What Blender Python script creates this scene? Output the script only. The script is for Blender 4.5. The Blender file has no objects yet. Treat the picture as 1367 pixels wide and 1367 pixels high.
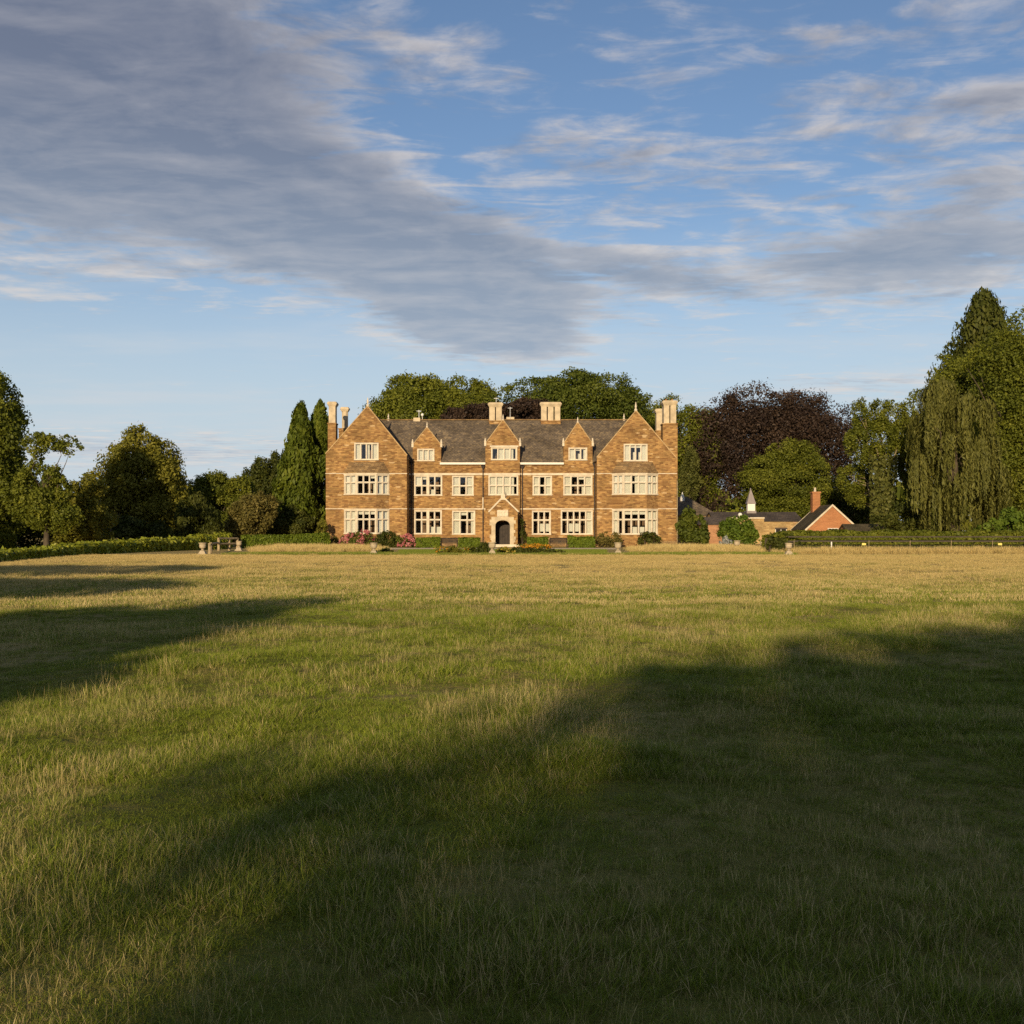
import bpy, bmesh, math, random
import numpy as np
from mathutils import Vector, Matrix

# ------------------------------------------------------------------ camera, sky, sun, exposure
scene = bpy.context.scene
COL = scene.collection
F = 1466.0          # focal length in photograph pixels
CXP, HOR = 683.5, 708.0
CAMH = 1.7
cam_d = bpy.data.cameras.new('camera')
cam = bpy.data.objects.new('camera', cam_d)
COL.objects.link(cam)
cam.location = (0, 0, CAMH)
cam.rotation_euler = (math.radians(90), 0, 0)
cam_d.sensor_width = 36.0
cam_d.lens = 36.0 * F / 1367.0
cam_d.shift_y = (HOR - 683.5) / 1367.0
cam_d.clip_start = 0.1
cam_d.clip_end = 6000
scene.camera = cam

SUN_AZ, SUN_EL = math.radians(12), math.radians(13.0)     # sun low behind the camera, to its left
SDIR = Vector((-math.sin(SUN_AZ) * math.cos(SUN_EL), -math.cos(SUN_AZ) * math.cos(SUN_EL), math.sin(SUN_EL)))
sun_d = bpy.data.lights.new('sun', 'SUN')
sun_d.energy = 5.0
sun_d.angle = math.radians(0.5)
sun_d.color = (1.0, 0.785, 0.505)
sun = bpy.data.objects.new('sun', sun_d)
COL.objects.link(sun)
sun.rotation_euler = SDIR.to_track_quat('Z', 'Y').to_euler()

scene.view_settings.view_transform = 'Standard'
scene.view_settings.look = 'None'
scene.view_settings.gamma = 1.0
scene.view_settings.exposure = 0.0
scene.render.engine = 'CYCLES'
cy = scene.cycles
cy.max_bounces = 5
cy.diffuse_bounces = 3
cy.glossy_bounces = 2
cy.transmission_bounces = 3
cy.transparent_max_bounces = 12
cy.caustics_reflective = False
cy.caustics_refractive = False
cy.use_denoising = False


class NT:
    """tiny helper around a node tree"""
    def __init__(self, tree):
        self.t = tree
        self.n = tree.nodes
        self.l = tree.links

    def new(self, kind, **kw):
        nd = self.n.new(kind)
        for k, v in kw.items():
            setattr(nd, k, v)
        return nd

    def put(self, sock, v):
        if isinstance(v, bpy.types.NodeSocket):
            self.l.new(v, sock)
        elif v is not None:
            sock.default_value = v

    def m(self, op, a, b=None, c=None, clamp=False):
        nd = self.new('ShaderNodeMath', operation=op, use_clamp=clamp)
        self.put(nd.inputs[0], a)
        if b is not None:
            self.put(nd.inputs[1], b)
        if c is not None:
            self.put(nd.inputs[2], c)
        return nd.outputs[0]

    def sstep(self, v, lo, hi, a=0.0, b=1.0):
        nd = self.new('ShaderNodeMapRange', interpolation_type='SMOOTHSTEP')
        for i, x in enumerate((v, lo, hi, a, b)):
            self.put(nd.inputs[i], x)
        return nd.outputs[0]

    def mix(self, f, a, b, blend='MIX'):
        nd = self.new('ShaderNodeMix', data_type='RGBA', blend_type=blend)
        self.put(nd.inputs[0], f)
        self.put(nd.inputs[6], a)
        self.put(nd.inputs[7], b)
        return nd.outputs[2]

    def noise(self, vec, scale, detail=4.0, rough=0.5, dist=0.0):
        nd = self.new('ShaderNodeTexNoise')
        self.put(nd.inputs['Vector'], vec)
        nd.inputs['Scale'].default_value = scale
        nd.inputs['Detail'].default_value = detail
        nd.inputs['Roughness'].default_value = rough
        nd.inputs['Distortion'].default_value = dist
        return nd.outputs[0]

    def xyz(self, v):
        nd = self.new('ShaderNodeSeparateXYZ')
        self.put(nd.inputs[0], v)
        return nd.outputs

    def comb(self, x, y, z):
        nd = self.new('ShaderNodeCombineXYZ')
        for i, v in enumerate((x, y, z)):
            self.put(nd.inputs[i], v)
        return nd.outputs[0]


def c4(c):
    return (c[0], c[1], c[2], 1.0)


def build_world():
    w = bpy.data.worlds.new('World')
    scene.world = w
    w.use_nodes = True
    T = NT(w.node_tree)
    T.n.clear()
    out = T.new('ShaderNodeOutputWorld')
    bg = T.new('ShaderNodeBackground')
    T.l.new(bg.outputs[0], out.inputs[0])
    S = 0.1
    bg.inputs[1].default_value = S
    sky = T.new('ShaderNodeTexSky', sky_type='NISHITA')
    sky.sun_disc = False
    sky.sun_elevation = SUN_EL
    sky.sun_rotation = math.radians(192)
    sky.air_density = 1.0
    sky.dust_density = 0.35
    sky.ozone_density = 2.0
    tc = T.new('ShaderNodeTexCoord')
    d = T.xyz(tc.outputs['Generated'])
    dx, dy, dz = d[0], d[1], d[2]
    az = T.m('ARCTAN2', dx, dy)
    hyp = T.m('SQRT', T.m('ADD', T.m('MULTIPLY', dx, dx), T.m('MULTIPLY', dy, dy)))
    el = T.m('ARCTAN2', dz, hyp)
    zz = T.m('MAXIMUM', T.m('ADD', dz, 0.03), 0.012)
    u = T.m('DIVIDE', dx, zz)
    v = T.m('DIVIDE', dy, zz)
    P = T.comb(u, v, 0.0)

    def ell(px, py, rx, ry, deg, k=1.0):
        ca = math.atan2(px - CXP, F)
        ce = math.atan2(HOR - py, math.hypot(px - CXP, F))
        a = T.m('SUBTRACT', az, ca)
        b = T.m('SUBTRACT', el, ce)
        c, s = math.cos(math.radians(deg)), math.sin(math.radians(deg))
        x = T.m('ADD', T.m('MULTIPLY', a, c / (rx / F)), T.m('MULTIPLY', b, s / (rx / F)))
        y = T.m('ADD', T.m('MULTIPLY', a, -s / (ry / F)), T.m('MULTIPLY', b, c / (ry / F)))
        r = T.m('SQRT', T.m('ADD', T.m('MULTIPLY', x, x), T.m('MULTIPLY', y, y)))
        return T.m('MULTIPLY', T.m('SUBTRACT', 1.0, r), k)

    masses = [ell(*e) for e in CLOUDS]
    mask = masses[0]
    for e in masses[1:]:
        mask = T.m('SMOOTH_MAX', mask, e, 0.12)
    mask = T.m('MAXIMUM', mask, -0.75)
    mask = T.m('ADD', mask, T.m('MULTIPLY', T.sstep(dy, 0.15, -0.35), 1.15))     # unseen cloud added behind the viewpoint to cut the sky's fill light
    # other quarters of the sky carry scattered cloud as well
    n_big = T.noise(P, 0.9, 6.0, 0.55, 0.3)
    n_mid = T.noise(P, 3.2, 7.0, 0.6, 0.4)
    Pup = T.comb(T.m('ADD', u, 0.05), T.m('MULTIPLY', v, 0.965), 0.0)
    n_mid2 = T.noise(Pup, 3.2, 7.0, 0.6, 0.4)
    fine = T.noise(P, 11.0, 5.0, 0.6, 0.3)
    nz = T.m('ADD', T.m('MULTIPLY', T.m('SUBTRACT', n_big, 0.5), 1.1), T.m('MULTIPLY', T.m('SUBTRACT', n_mid, 0.5), 2.1))
    nz = T.m('ADD', nz, T.m('MULTIPLY', T.m('SUBTRACT', fine, 0.5), 0.8))
    rip = T.noise(T.comb(T.m('MULTIPLY', u, 3.6), T.m('MULTIPLY', v, 7.5), 1.7), 1.0, 6.0, 0.6, 0.7)      # ripples across the wind
    nz = T.m('ADD', nz, T.m('MULTIPLY', T.m('SUBTRACT', rip, 0.5), 3.0))
    val = T.m('ADD', T.m('MULTIPLY', mask, 2.7), nz)
    cover = T.sstep(val, -0.25, 1.0)
    thick = T.sstep(T.m('ADD', T.m('MULTIPLY', mask, 2.0), T.m('MULTIPLY', nz, 0.32)), 0.0, 0.95)
    relief = T.m('MULTIPLY', T.m('SUBTRACT', n_mid, n_mid2), T.m('SUBTRACT', 3.4, T.m('MULTIPLY', thick, 2.7)))
    lit = T.m('ADD', T.m('ADD', T.m('SUBTRACT', 0.80, T.m('MULTIPLY', thick, 0.70)), relief), T.m('MULTIPLY', T.m('SUBTRACT', rip, 0.5), 0.55), clamp=True)
    lowness = T.sstep(el, 0.05, 0.42)          # distant cloud is paler than cloud overhead
    dark = T.mix(lowness, c4((0.375, 0.46, 0.57)), c4((0.155, 0.185, 0.265)))
    brt = T.mix(lowness, c4((0.70, 0.68, 0.665)), c4((0.56, 0.54, 0.555)))
    ccol = T.mix(lit, dark, brt)
    # thin high veil near the horizon
    veil = T.m('MULTIPLY', T.sstep(T.noise(T.comb(T.m('MULTIPLY', u, 0.6), v, 3.0), 1.3, 5.0, 0.55), 0.42, 0.7), T.sstep(el, 0.30, 0.05))
    scol = T.mix(1.0, sky.outputs[0], c4(SKYTINT), 'MULTIPLY')
    k = 1.0 / S
    vcol = c4((0.62 * k, 0.655 * k, 0.69 * k))
    hz = T.mix(T.sstep(el, 0.31, 0.02, 0.0, 0.95), scol, c4((0.545 * k, 0.635 * k, 0.715 * k)))
    base = T.mix(T.m('MULTIPLY', veil, 0.6), hz, vcol)
    cc = T.mix(1.0, ccol, c4((k, k, k)), 'MULTIPLY')
    alpha = T.m('MULTIPLY', cover, T.sstep(el, 0.0, 0.06))
    fin = T.mix(T.m('MULTIPLY', alpha, 0.93), base, cc)
    T.l.new(fin, bg.inputs[0])


SKYTINT = (1.05, 1.06, 1.16)
CLOUDS = [  # px, py, rx, ry, tilt, weight
    (20, 90, 500, 240, -6, 1.1),
    (-60, -20, 420, 160, -10, 0.9),
    (330, 250, 330, 130, -14, 1.0),
    (560, 340, 330, 95, -13, 1.0),
    (640, 420, 190, 72, -8, 1.0),
    (860, 365, 260, 42, -10, 0.48),
    (1200, 340, 330, 74, 2, 0.52),
    (1330, 250, 260, 80, 6, 0.30),
    (900, 230, 260, 70, 4, 0.16),
    (1230, 110, 280, 110, 8, 0.08),
    (560, 60, 140, 40, -10, 0.15),
    (170, 600, 260, 24, 0, 0.30),
    (1160, 512, 110, 16, 0, 0.16),
    (1100, 60, 120, 26, 6, 0.28),
    (1290, 140, 170, 30, 8, 0.26),
    (850, 205, 140, 34, -6, 0.24),
]
build_world()

# ------------------------------------------------------------------ helpers
def tag(o, label=None, cat=None, group=None, kind=None):
    if label: o['label'] = label
    if cat: o['category'] = cat
    if group: o['group'] = group
    if kind: o['kind'] = kind
    return o


def px(x, d):                     # photograph column -> metres across at distance d
    return (x - CXP) * d / F


def pz(y, d):                     # photograph row -> height at distance d
    return CAMH + (HOR - y) * d / F


def empty(name, loc, label, cat, group=None):
    o = bpy.data.objects.new(name, None)
    COL.objects.link(o)
    o.location = loc
    o.empty_display_size = 0.3
    return tag(o, label, cat, group)


def world_off(o):
    v = Vector((0, 0, 0))
    while o is not None:
        v = v + Vector(o.location)
        o = o.parent
    return v


def link_mesh(name, me, mat, parent=None):
    o = bpy.data.objects.new(name, me)
    if isinstance(mat, (list, tuple)):
        for k in mat: me.materials.append(k)
    elif mat is not None:
        me.materials.append(mat)
    COL.objects.link(o)
    if parent is not None: o.parent = parent
    return o


def np_mesh(name, V, faces_flat, nper, mat, parent=None, attrs=None, smooth=False):
    """V (n,3) world coordinates; faces_flat (m,nper) ints; attrs name->(n,) floats per vertex"""
    V = np.asarray(V, dtype=np.float32)
    if parent is not None:
        V = V - np.array(world_off(parent), dtype=np.float32)
    Fc = np.asarray(faces_flat, dtype=np.int32).reshape(-1, nper)
    me = bpy.data.meshes.new(name)
    me.vertices.add(len(V)); me.loops.add(Fc.size); me.polygons.add(len(Fc))
    me.vertices.foreach_set('co', V.ravel())
    me.loops.foreach_set('vertex_index', Fc.ravel())
    me.polygons.foreach_set('loop_start', np.arange(0, Fc.size, nper, dtype=np.int32))
    try:
        me.polygons.foreach_set('loop_total', np.full(len(Fc), nper, dtype=np.int32))
    except Exception:
        pass
    if smooth: me.polygons.foreach_set('use_smooth', np.ones(len(Fc), dtype=bool))
    if attrs:
        for k, a in attrs.items():
            at = me.attributes.new(k, 'FLOAT', 'POINT')
            at.data.foreach_set('value', np.asarray(a, dtype=np.float32))
    me.update(calc_edges=True)
    return link_mesh(name, me, mat, parent)


class MB:
    """collects simple shapes into one mesh; M transforms what is added next"""
    def __init__(self):
        self.v, self.f, self.M = [], [], Matrix.Identity(4)

    def add(self, vs, fs):
        n = len(self.v)
        self.v += [tuple(self.M @ Vector(p)) for p in vs]
        self.f += [tuple(i + n for i in f) for f in fs]
        return self

    def box(self, x0, x1, y0, y1, z0, z1):
        vs = [(x0, y0, z0), (x1, y0, z0), (x1, y1, z0), (x0, y1, z0), (x0, y0, z1), (x1, y0, z1), (x1, y1, z1), (x0, y1, z1)]
        return self.add(vs, [(0, 3, 2, 1), (4, 5, 6, 7), (0, 1, 5, 4), (1, 2, 6, 5), (2, 3, 7, 6), (3, 0, 4, 7)])

    def hull8(self, lo, hi):      # two quads (bottom loop, top loop), both counter-clockwise from above
        return self.add(list(lo) + list(hi), [(3, 2, 1, 0), (4, 5, 6, 7), (0, 1, 5, 4), (1, 2, 6, 5), (2, 3, 7, 6), (3, 0, 4, 7)])

    def prism_y(self, poly, y0, y1):   # polygon in x,z (counter-clockwise seen from -y) pushed along y
        n = len(poly)
        vs = [(p[0], y0, p[1]) for p in poly] + [(p[0], y1, p[1]) for p in poly]
        fs = [tuple(range(n)), tuple(reversed(range(n, 2 * n)))]
        fs += [((i + 1) % n, i, i + n, (i + 1) % n + n) for i in range(n)]
        return self.add(vs, fs)

    def prism_z(self, poly, z0, z1, top=None):
        n = len(poly)
        top = top or poly
        vs = [(p[0], p[1], z0) for p in poly] + [(p[0], p[1], z1) for p in top]
        fs = [tuple(reversed(range(n))), tuple(range(n, 2 * n))]
        fs += [(i, (i + 1) % n, (i + 1) % n + n, i + n) for i in range(n)]
        return self.add(vs, fs)

    def lathe(self, cx, cy, prof, seg=14):
        vs, fs = [], []
        for r, z in prof:
            for k in range(seg):
                a = 2 * math.pi * k / seg
                vs.append((cx + r * math.cos(a), cy + r * math.sin(a), z))
        m = len(prof)
        for j in range(m - 1):
            for k in range(seg):
                k2 = (k + 1) % seg
                fs.append((j * seg + k, j * seg + k2, (j + 1) * seg + k2, (j + 1) * seg + k))
        fs.append(tuple(reversed(range(seg))))
        fs.append(tuple(range((m - 1) * seg, m * seg)))
        return self.add(vs, fs)

    def tube(self, pts, rad, seg=7):
        pts = [Vector(p) for p in pts]
        vs, fs = [], []
        for i, p in enumerate(pts):
            t = (pts[min(i + 1, len(pts) - 1)] - pts[max(i - 1, 0)]).normalized()
            a = t.cross(Vector((0.31, 0.95, 0.05)))
            if a.length < 1e-3: a = t.cross(Vector((1, 0, 0)))
            a.normalize(); b = t.cross(a)
            r = rad[i] if isinstance(rad, (list, tuple)) else rad
            for k in range(seg):
                th = 2 * math.pi * k / seg
                vs.append(tuple(p + a * (r * math.cos(th)) + b * (r * math.sin(th))))
        for i in range(len(pts) - 1):
            for k in range(seg):
                k2 = (k + 1) % seg
                fs.append((i * seg + k, i * seg + k2, (i + 1) * seg + k2, (i + 1) * seg + k))
        fs.append(tuple(reversed(range(seg))))
        fs.append(tuple(range((len(pts) - 1) * seg, len(pts) * seg)))
        return self.add(vs, fs)

    def slab(self, quad, t):      # a sheet of thickness t under a quad
        q = [Vector(p) for p in quad]
        n = (q[1] - q[0]).cross(q[3] - q[0]).normalized()
        lo = [p - n * t for p in q]
        return self.hull8(lo, q)

    def build_each(self, name, mat, parent=None):
        """every loose piece becomes a part of its own"""
        root = list(range(len(self.v)))
        def find(i):
            while root[i] != i: root[i] = root[root[i]]; i = root[i]
            return i
        for f in self.f:
            for i in f[1:]: root[find(i)] = find(f[0])
        groups = {}
        for f in self.f: groups.setdefault(find(f[0]), []).append(f)
        out = []
        for fs in groups.values():
            idx = sorted({i for f in fs for i in f}); mp = {i: k for k, i in enumerate(idx)}
            m = MB(); m.v = [self.v[i] for i in idx]; m.f = [tuple(mp[i] for i in f) for f in fs]
            out.append(m.build(name, mat, parent))
        return out

    def build(self, name, mat, parent=None, bevel=0.0, smooth=False):
        me = bpy.data.meshes.new(name)
        off = world_off(parent) if parent is not None else Vector((0, 0, 0))
        me.from_pydata([(p[0] - off.x, p[1] - off.y, p[2] - off.z) for p in self.v], [], self.f)
        if smooth:
            for p in me.polygons: p.use_smooth = True
        me.update()
        o = link_mesh(name, me, mat, parent)
        if bevel:
            md = o.modifiers.new('bevel', 'BEVEL')
            md.width = bevel; md.segments = 1; md.limit_method = 'ANGLE'
        return o


def holed_wall(name, outline, holes, y, thick, mat, parent):
    """upright wall facing -y: convex outline in (x,z), rectangular holes, real thickness with reveals"""
    bm = bmesh.new()
    bm.faces.new([bm.verts.new((p[0], y, p[1])) for p in outline])
    xs = sorted({h[0] for h in holes} | {h[1] for h in holes})
    zs = sorted({h[2] for h in holes} | {h[3] for h in holes})
    for x in xs:
        bmesh.ops.bisect_plane(bm, geom=bm.verts[:] + bm.edges[:] + bm.faces[:], plane_co=(x, 0, 0), plane_no=(1, 0, 0))
    for z in zs:
        bmesh.ops.bisect_plane(bm, geom=bm.verts[:] + bm.edges[:] + bm.faces[:], plane_co=(0, 0, z), plane_no=(0, 0, 1))
    kill = []
    for f in bm.faces:
        c = f.calc_center_median()
        if any(h[0] < c.x < h[1] and h[2] < c.z < h[3] for h in holes): kill.append(f)
    bmesh.ops.delete(bm, geom=kill, context='FACES')
    bmesh.ops.recalc_face_normals(bm, faces=bm.faces[:])
    for f in bm.faces:
        if f.normal.y > 0: f.normal_flip()
    r = bmesh.ops.extrude_face_region(bm, geom=bm.faces[:])
    for v in [e for e in r['geom'] if isinstance(e, bmesh.types.BMVert)]: v.co.y += thick
    bmesh.ops.recalc_face_normals(bm, faces=bm.faces[:])
    off = world_off(parent)
    for v in bm.verts: v.co -= off
    me = bpy.data.meshes.new(name)
    bm.to_mesh(me); bm.free()
    return link_mesh(name, me, mat, parent)


def copy_tree(o, parent=None):
    c = o.copy(); COL.objects.link(c); c.parent = parent
    for ch in list(o.children): copy_tree(ch, c)
    return c


# smooth value noise for laying out the ground and the grass
def vnoise(x, y, seed=0):
    xi = np.floor(x).astype(np.int64); yi = np.floor(y).astype(np.int64)
    fx = x - xi; fy = y - yi
    fx = fx * fx * (3 - 2 * fx); fy = fy * fy * (3 - 2 * fy)
    def h(a, b):
        n = (a * 374761393 + b * 668265263 + seed * 982451653) & 0x7fffffff
        n = ((n ^ (n >> 13)) * 1274126177) & 0x7fffffff
        n = n ^ (n >> 16)
        return (n & 0xffff) / 65535.0
    return (h(xi, yi) * (1 - fx) + h(xi + 1, yi) * fx) * (1 - fy) + (h(xi, yi + 1) * (1 - fx) + h(xi + 1, yi + 1) * fx) * fy


def fbm(x, y, seed=0, oct=3):
    s, a, t = 0, 1.0, 0
    for k in range(oct):
        s = s + a * vnoise(x * 2 ** k, y * 2 ** k, seed + k * 17); t += a; a *= 0.5
    return s / t


def ground_z(x, y):
    x = np.asarray(x, dtype=np.float64); y = np.asarray(y, dtype=np.float64)
    f = np.clip((72 - y) / 20, 0, 1) * np.clip((60 - np.abs(x)) / 20, 0, 1)
    z = (fbm(x * 0.45 + 31, y * 0.45 + 7, 3, 3) - 0.5) * 0.26 + (fbm(x * 0.07, y * 0.05, 9, 2) - 0.5) * 0.55
    near = np.clip((np.hypot(x, y) - 1.0) / 6, 0.25, 1)
    return z * f * near


# ------------------------------------------------------------------ materials
def new_mat(name):
    m = bpy.data.materials.new(name)
    m.use_nodes = True
    T = NT(m.node_tree)
    p = T.n['Principled BSDF']
    return m, T, p


def simple(name, col, rough=0.8, var=0.15, scale=6.0, metal=0.0, bump=0.0):
    m, T, p = new_mat(name)
    g = T.new('ShaderNodeNewGeometry')
    n = T.noise(g.outputs['Position'], scale, 4.0, 0.6)
    f = T.sstep(n, 0.3, 0.7)
    T.l.new(T.mix(f, c4([c * (1 - var) for c in col]), c4([min(1, c * (1 + var)) for c in col])), p.inputs['Base Color'])
    p.inputs['Roughness'].default_value = rough
    p.inputs['Metallic'].default_value = metal
    p.inputs['Specular IOR Level'].default_value = 0.25
    if bump:
        b = T.new('ShaderNodeBump'); b.inputs['Strength'].default_value = bump; b.inputs['Distance'].default_value = 0.02
        T.l.new(n, b.inputs['Height']); T.l.new(b.outputs[0], p.inputs['Normal'])
    return m


def masonry(name, c1, c2, mortar, bw, bh, msize=0.012, pale=None, patch=0.5, rough=0.9, jitter=0.012, stain=None):
    """coursed stone or brick on upright faces: across = x + y, up = z"""
    m, T, p = new_mat(name)
    g = T.new('ShaderNodeNewGeometry')
    P = T.xyz(g.outputs['Position'])
    wob = T.noise(g.outputs['Position'], 2.3, 3.0)
    across = T.m('ADD', T.m('ADD', P[0], P[1]), T.m('MULTIPLY', T.m('SUBTRACT', wob, 0.5), jitter * 8))
    up = T.m('ADD', P[2], T.m('MULTIPLY', T.m('SUBTRACT', wob, 0.5), jitter * 3))
    vec = T.comb(across, up, 0.0)
    br = T.new('ShaderNodeTexBrick')
    br.offset = 0.45; br.squash = 1.0
    T.l.new(vec, br.inputs['Vector'])
    br.inputs['Color1'].default_value = c4(c1); br.inputs['Color2'].default_value = c4(c2); br.inputs['Mortar'].default_value = c4(mortar)
    br.inputs['Scale'].default_value = 1.0
    br.inputs['Mortar Size'].default_value = msize
    br.inputs['Mortar Smooth'].default_value = 0.4
    br.inputs['Bias'].default_value = 0.0
    br.inputs['Brick Width'].default_value = bw
    br.inputs['Row Height'].default_value = bh
    col = br.outputs['Color']
    # broad weathering, and streaky courses of lighter and darker stone
    big = T.noise(g.outputs['Position'], 0.55, 4.0, 0.6)
    course = T.noise(T.comb(T.m('MULTIPLY', across, 0.8), T.m('MULTIPLY', up, 4.2), 0.0), 1.0, 3.0, 0.6)
    f = T.m('ADD', T.m('MULTIPLY', T.sstep(big, 0.3, 0.7), 0.5), T.m('MULTIPLY', T.sstep(course, 0.32, 0.68), 0.5))
    k = T.m('ADD', 1.0 - patch * 0.5, T.m('MULTIPLY', f, patch))
    col = T.mix(1.0, col, T.comb(k, k, k), 'MULTIPLY')
    if pale:                      # single stones of a paler bed
        cell = T.new('ShaderNodeTexVoronoi'); cell.feature = 'F1'
        cell.inputs['Scale'].default_value = 1.0
        T.l.new(T.comb(T.m('MULTIPLY', across, 1.5), T.m('MULTIPLY', up, 4.6), 0.0), cell.inputs['Vector'])
        cr = T.xyz(cell.outputs['Color'])
        sel = T.m('MULTIPLY', T.m('GREATER_THAN', cr[0], 0.93), T.m('LESS_THAN', cell.outputs['Distance'], 0.46))
        col = T.mix(T.m('MULTIPLY', sel, 0.75), col, c4(pale))
    if stain:
        s = T.sstep(T.noise(g.outputs['Position'], 1.7, 5.0, 0.65), 0.52, 0.72)
        col = T.mix(T.m('MULTIPLY', s, 0.55), col, c4(stain))
    T.l.new(col, p.inputs['Base Color'])
    p.inputs['Roughness'].default_value = rough
    p.inputs['Specular IOR Level'].default_value = 0.15
    b = T.new('ShaderNodeBump'); b.inputs['Strength'].default_value = 0.9; b.inputs['Distance'].default_value = 0.03
    hgt = T.m('ADD', T.m('MULTIPLY', br.outputs['Fac'], -0.6), T.m('ADD', course, T.m('MULTIPLY', T.noise(g.outputs['Position'], 9.0, 4.0, 0.6), 0.8)))
    T.l.new(hgt, b.inputs['Height']); T.l.new(b.outputs[0], p.inputs['Normal'])
    return m


def slates(name, c1, c2, lichen, bw=0.34, bh=0.22):
    m, T, p = new_mat(name)
    g = T.new('ShaderNodeNewGeometry')
    P = T.xyz(g.outputs['Position'])
    N = T.xyz(g.outputs['True Normal'])
    sidew = T.m('GREATER_THAN', T.m('ABSOLUTE', N[0]), T.m('ABSOLUTE', N[1]))
    across = T.m('ADD', T.m('MULTIPLY', P[1], sidew), T.m('MULTIPLY', P[0], T.m('SUBTRACT', 1.0, sidew)))
    vec = T.comb(across, T.m('MULTIPLY', P[2], 1.45), 0.0)
    br = T.new('ShaderNodeTexBrick'); br.offset = 0.5
    T.l.new(vec, br.inputs['Vector'])
    br.inputs['Color1'].default_value = c4(c1); br.inputs['Color2'].default_value = c4(c2)
    br.inputs['Mortar'].default_value = c4([c * 0.45 for c in c1])
    br.inputs['Scale'].default_value = 1.0; br.inputs['Mortar Size'].default_value = 0.014
    br.inputs['Brick Width'].default_value = bw; br.inputs['Row Height'].default_value = bh
    n1 = T.noise(g.outputs['Position'], 0.5, 5.0, 0.65)
    n2 = T.noise(g.outputs['Position'], 3.1, 6.0, 0.7)
    col = T.mix(T.m('MULTIPLY', T.sstep(n2, 0.48, 0.66), 0.75), br.outputs['Color'], c4(lichen))
    k = T.m('ADD', 0.66, T.m('MULTIPLY', T.sstep(n1, 0.3, 0.7), 0.62))
    col = T.mix(1.0, col, T.comb(k, k, k), 'MULTIPLY')
    spot = T.sstep(T.noise(g.outputs['Position'], 1.9, 2.0, 0.5, 0.6), 0.64, 0.70)
    col = T.mix(T.m('MULTIPLY', spot, 0.6), col, c4([c * 0.4 for c in c1]))
    T.l.new(col, p.inputs['Base Color'])
    p.inputs['Roughness'].default_value = 0.85
    p.inputs['Specular IOR Level'].default_value = 0.2
    b = T.new('ShaderNodeBump'); b.inputs['Strength'].default_value = 0.8; b.inputs['Distance'].default_value = 0.03
    T.l.new(T.m('ADD', n2, T.m('MULTIPLY', br.outputs['Fac'], -0.7)), b.inputs['Height']); T.l.new(b.outputs[0], p.inputs['Normal'])
    return m


def leafmat(name, c_dark, c_mid, c_lite, rough=0.6, trans=0.34, spec=0.25):
    """leaf colour runs over three real leaf tones, picked leaf by leaf from the 'tint' attribute"""
    m, T, p = new_mat(name)
    at = T.new('ShaderNodeAttribute', attribute_name='tint')
    r = T.new('ShaderNodeValToRGB')
    e = r.color_ramp.elements
    e[0].position = 0.0; e[0].color = c4(c_dark)
    e[1].position = 1.0; e[1].color = c4(c_lite)
    x = e.new(0.5); x.color = c4(c_mid)
    T.l.new(at.outputs['Fac'], r.inputs[0])
    T.l.new(r.outputs[0], p.inputs['Base Color'])
    p.inputs['Roughness'].default_value = rough
    p.inputs['Specular IOR Level'].default_value = spec
    if trans:
        tr = T.new('ShaderNodeBsdfTranslucent')
        T.l.new(T.mix(1.0, r.outputs[0], c4((1.2, 1.15, 0.6)), 'MULTIPLY'), tr.inputs[0])
        mx = T.new('ShaderNodeMixShader'); mx.inputs[0].default_value = trans
        T.l.new(p.outputs[0], mx.inputs[1]); T.l.new(tr.outputs[0], mx.inputs[2])
        T.l.new(mx.outputs[0], T.n['Material Output'].inputs[0])
    return m


def glassmat():
    m, T, p = new_mat('window_glass')
    T.n.remove(p)
    tr = T.new('ShaderNodeBsdfTransparent'); tr.inputs[0].default_value = (0.86, 0.88, 0.86, 1)
    gl = T.new('ShaderNodeBsdfGlossy'); gl.inputs['Roughness'].default_value = 0.03
    g = T.new('ShaderNodeNewGeometry')
    b = T.new('ShaderNodeBump'); b.inputs['Strength'].default_value = 0.15; b.inputs['Distance'].default_value = 0.02
    T.l.new(T.noise(g.outputs['Position'], 2.0, 2.0), b.inputs['Height']); T.l.new(b.outputs[0], gl.inputs['Normal'])
    lw = T.new('ShaderNodeLayerWeight'); lw.inputs[0].default_value = 0.5
    fr = T.m('ADD', 0.075, T.m('MULTIPLY', T.m('POWER', lw.outputs['Facing'], 5.0), 0.9))
    mx = T.new('ShaderNodeMixShader')
    T.l.new(T.m('MULTIPLY', fr, 1.4, clamp=True), mx.inputs[0])
    T.l.new(tr.outputs[0], mx.inputs[1]); T.l.new(gl.outputs[0], mx.inputs[2])
    T.l.new(mx.outputs[0], T.n['Material Output'].inputs[0])
    return m


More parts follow.
